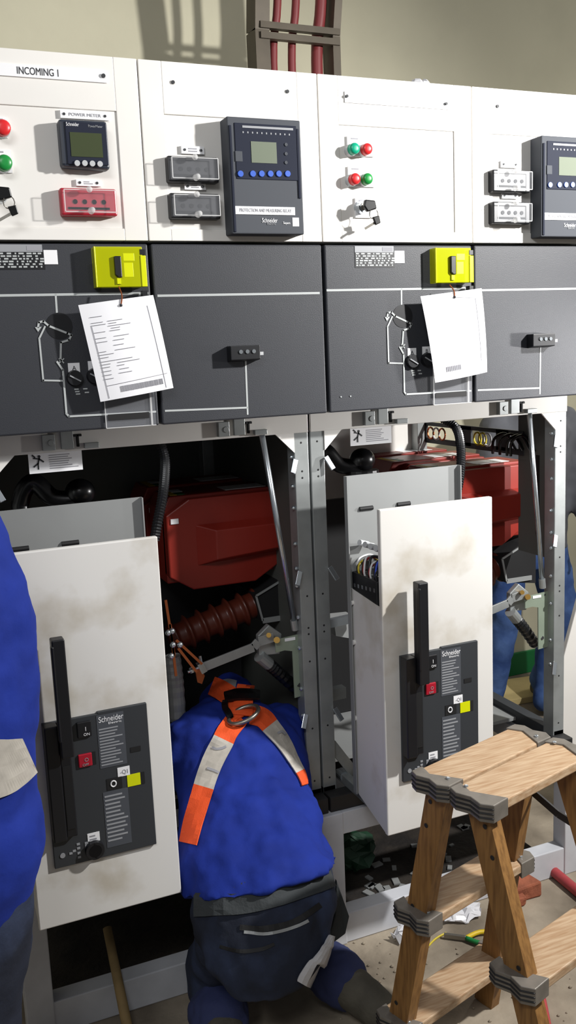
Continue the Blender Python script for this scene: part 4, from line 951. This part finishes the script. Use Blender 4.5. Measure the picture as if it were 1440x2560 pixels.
for s in (0, 1):
    x = -1.02-.205*s; limb(bd, [(V((x, -.55, .84)), .075), (V((x, -.53, .48)), .055), (V((x, -.55, .08)), .04)])
bake(bd, 'body', M['skin'], lw, .010, 4); eyes(hc, (-.3, .9, -.3), (0, .3, .95), lw)
hairm(hc, (-.3, .9, -.3), (0, .3, .95)).build('hair', M['hair'], lw, smooth=True)
tt = MB()
for x0, y0, w in ((0, 0, 0),):
    e0, e1_, e2_ = ex(72, 2200), ex(70, 2350), ex(52, 2560)
    limb(tt, [(V((e0.x-.10, -.55, .86)), .115), (V((e1_.x-.095, -.55, e1_.z)), .098), (V((e2_.x-.082, -.55, e2_.z)), .085), (V((e2_.x-.085, -.55, .10)), .075)])
    limb(tt, [(V((e0.x-.30, -.55, .86)), .115), (V((e1_.x-.30, -.55, e1_.z)), .098), (V((e2_.x-.30, -.55, e2_.z)), .085), (V((e2_.x-.30, -.55, .10)), .075)])
tt.loft([(V((e0.x-.2, -.55, .78)), .17, .115, X, V((0, 1, 0))), (V((e0.x-.2, -.55, .95)), .17, .115, X, V((0, 1, 0)))], 22)
bake(tt, 'trousers', M['denim'], lw, .011, 6, .014, .1)
for s in (0, 1):
    b = MB(); x = e2_.x-.085-.215*s; limb(b, [(V((x, -.60, .055)), .05), (V((x, -.50, .05)), .052), (V((x-.01, -.38, .045)), .042)]); bake(b, 'boot', M['boot'], lw, .009, 4)
ribbon(BL, [(-40, 1922, 78, 0), (0, 1915, 72, 0), (30, 1905, 62, 0), (60, 1892, 50, 0), (82, 1882, 40, 0)], 'reflective_band', M['reflect'], lw, off=.003, t=.002)
# --- worker behind the cubicle, seen through the open side
RY = 1.25
rw = thing('person', (1.62, RY, 0), 'person in grey shirt and blue jeans seen through the open right side', 'person')
b = MB(); b.loft([(V((1.60, RY, .80)), .16, .12, X, V((0, 1, 0))), (V((1.60, RY, 1.1)), .16, .12, X, V((0, 1, 0))), (V((1.58, RY-.03, 1.35)), .17, .11, X, V((0, 1, 0))), (V((1.58, RY-.03, 1.44)), .08, .08, X, V((0, 1, 0)))], 22)
rh = V((1.58, RY-.08, 1.62)); limb(b, [(V((1.58, RY-.03, 1.42)), .06), (V((1.58, RY-.05, 1.52)), .055), (rh, .05)]); head(b, rh, (-.5, -.8, -.2), (0, -.15, .95))
for sx in (-1, 1):
    a, e, w = V((1.58+sx*.18, RY-.03, 1.36)), V((1.58+sx*.24, RY-.06, 1.10)), V((1.58+sx*.20, RY-.18, .90))
    limb(b, [(a, .05), (a.lerp(e, .5), .045), (e, .038), (w, .028)]); hand(b, w, (w-e), V((0, 1, 0)))
LG = [[V((1.49, RY, .78)), V((1.43, RY-.03, .45)), V((1.40, RY+.03, .09))], [V((1.70, RY, .78)), V((1.76, RY-.05, .42)), V((1.72, RY+.04, .09))]]
for g in LG: limb(b, [(g[0], .08), (g[1], .055), (g[2], .04)])
bake(b, 'body', M['skin'], rw, .012, 4); eyes(rh, (-.5, -.8, -.2), (0, -.15, .95), rw)
hairm(rh, (-.5, -.8, -.2), (0, -.15, .95)).build('hair', M['hair'], rw, smooth=True)
b = MB(); b.loft([(V((1.60, RY, .78)), .19, .15, X, V((0, 1, 0))), (V((1.59, RY, 1.1)), .20, .15, X, V((0, 1, 0))), (V((1.58, RY-.03, 1.33)), .21, .14, X, V((0, 1, 0))), (V((1.58, RY-.03, 1.44)), .10, .10, X, V((0, 1, 0)))], 22)
for sx in (-1, 1): limb(b, [(V((1.58+sx*.18, RY-.03, 1.36)), .075), (V((1.58+sx*.24, RY-.06, 1.10)), .066), (V((1.58+sx*.205, RY-.165, .93)), .046)])
bake(b, 'shirt', M['grey'], rw, .012, 5, .02, .12)
b = MB(); b.loft([(V((1.60, RY, .70)), .17, .13, X, V((0, 1, 0))), (V((1.60, RY, .84)), .18, .135, X, V((0, 1, 0)))], 20)
for g in LG: limb(b, [(g[0], .10), (g[0].lerp(g[1], .5), .085), (g[1], .072), (g[2], .068)])
limb(b, [(V((1.72, RY-.02, .30)), .08), (V((1.66, RY-.08, .12)), .075), (V((1.60, RY-.12, .08)), .06)])
bake(b, 'jeans', M['jeans'], rw, .012, 5, .016, .10)
for g in LG:
    b = MB(); limb(b, [(g[2]+V((0, .04, -.04)), .045), (g[2]+V((0, -.05, -.04)), .048), (g[2]+V((-.01, -.15, -.045)), .04)]); bake(b, 'boot', M['boot'], rw, .01, 4)
# ---------------------------------------------------------------- clutter on the floor
def floorpath(lst, z): return [PZ(x, y, z) for x, y in lst]
tag(MB().tube(curved(floorpath([(1243, 2262), (1262, 2290), (1290, 2330), (1320, 2400), (1345, 2480), (1372, 2620)], .018), 6), .017, 12).build('red_conduit', M['pipe'], smooth=True), 'red conduit on the floor running behind and under the step ladder', 'pipe', 'red conduits')
tag(MB().tube(curved(floorpath([(1362, 2160), (1398, 2190), (1440, 2225), (1520, 2290)], .018), 6), .017, 12).build('red_conduit', M['pipe'], smooth=True), 'red conduit on the floor leaving at the right edge, beyond the ladder', 'pipe', 'red conduits')
t = thing('pliers', PZ(1190, 2345, .01), 'pliers with green and yellow grips on the floor behind the ladder leg', 'pliers')
a, b = PZ(1110, 2338, .012), PZ(1165, 2345, .012)
MB().bar(a, b, .014, .01).build('jaw', M['steel'], t, bev=.002)
MB().tube(curved([b, PZ(1200, 2358, .012), PZ(1245, 2366, .012)], 4), .007, 8).build('handle', M['green'], t, smooth=True)
MB().tube(curved([b, PZ(1200, 2330, .012), PZ(1248, 2330, .012)], 4), .007, 8).build('handle', M['ygrip'], t, smooth=True)
def crumple(name, c, r, label, cat, seed, mt):
    random.seed(seed); m = MB(); m.ball(c, r, seg=18); o = m.build(name, mt)
    for v in o.data.vertices:
        v.co += V((random.uniform(-1, 1), random.uniform(-1, 1), random.uniform(-1, 1)))*.012; v.co.z = max(v.co.z, .001)
    return tag(o, label, cat)
c = P(890, 2075, .3); crumple('green_sack', (c.x, .33, .10), (.08, .05, .06), 'dark green sack in the plinth opening under the right truck', 'sack', 6, M['sack'])
c = PZ(1020, 2335, .0); crumple('plastic_bag', (c.x, c.y-.02, .02), (.055, .03, .022), 'crumpled clear plastic bag on the floor by the plinth rail', 'bag', 4, M['film'])
c = PZ(1150, 2290, 0); crumple('plastic_sheet', (c.x, c.y, .012), (.07, .04, .012), 'crumpled clear sheet on the floor behind the ladder rear step', 'plastic film', 5, M['film'])
tag(MB().tube(curved(floorpath([(1055, 2385), (1085, 2350), (1115, 2332)], .004), 5), .003, 6).build('straw_wire', M['wyellow']), 'thin yellow wire offcut on the floor between ladder leg and pliers', 'wire')
for (x, y), s, lb in (((1300, 2235), (.05, .035, .03), 'broken red brick behind the ladder beside the plinth corner'), ((1285, 2262), (.035, .022, .02), 'small brick fragment in front of the broken brick')):
    c = PZ(x, y, 0); random.seed(int(x)); m = MB(); m.box((c.x-s[0], c.y-s[1], .001), (c.x+s[0], c.y+s[1], s[2]*1.6)); o = m.build('brick', M['brick'], bev=.006)
    for v in o.data.vertices: v.co += V((random.uniform(-1, 1), random.uniform(-1, 1), 0))*.008
    tag(o, lb, 'brick')
tag(MB().cyl(PZ(333, 2640, .012), P(268, 2320, .14), .014, .012, n=12).build('wooden_stick', M['stick'], smooth=True), 'wooden stick leaning into the dark plinth opening under the left truck', 'stick')
random.seed(17); m = MB()
for i in range(120):
    c = PZ(random.uniform(820, 1440), random.uniform(2330, 2620), 0); s = random.uniform(.002, .006)
    m.ball((c.x, c.y, s*.5), (s, s*random.uniform(.6, 1), s*.7), seg=6)
tag(m.build('gravel', M['concrete'], kind='stuff'), 'loose grit and crumbs on the dusty floor', 'grit')
# white removed door leaning right of the plinth, cardboard behind
t = thing('removed_door', (1.2, .35, 0), 'removed white door leaning beside the right cubicle, at the right edge', 'door panel')
MB().prism([P(1408, 1650, .40), P(1450, 1490, .40), P(1640, 1500, .40), P(1640, 2020, .40), P(1398, 2020, .40)], (0, .02, 0)).build('sheet', M['white'], t, bev=.003)
p = PZ(1290, 1735, 0); m = MB(); m.prism([(p.x-.30, p.y-.10, .001), (p.x+.14, p.y-.14, .001), (p.x+.2, p.y+.10, .001), (p.x-.2, p.y+.16, .001)], (0, 0, .03)); tag(m.build('cardboard_sheet', M['cardboard'], bev=.002), 'yellowish cardboard on the floor behind the right cubicle', 'cardboard')
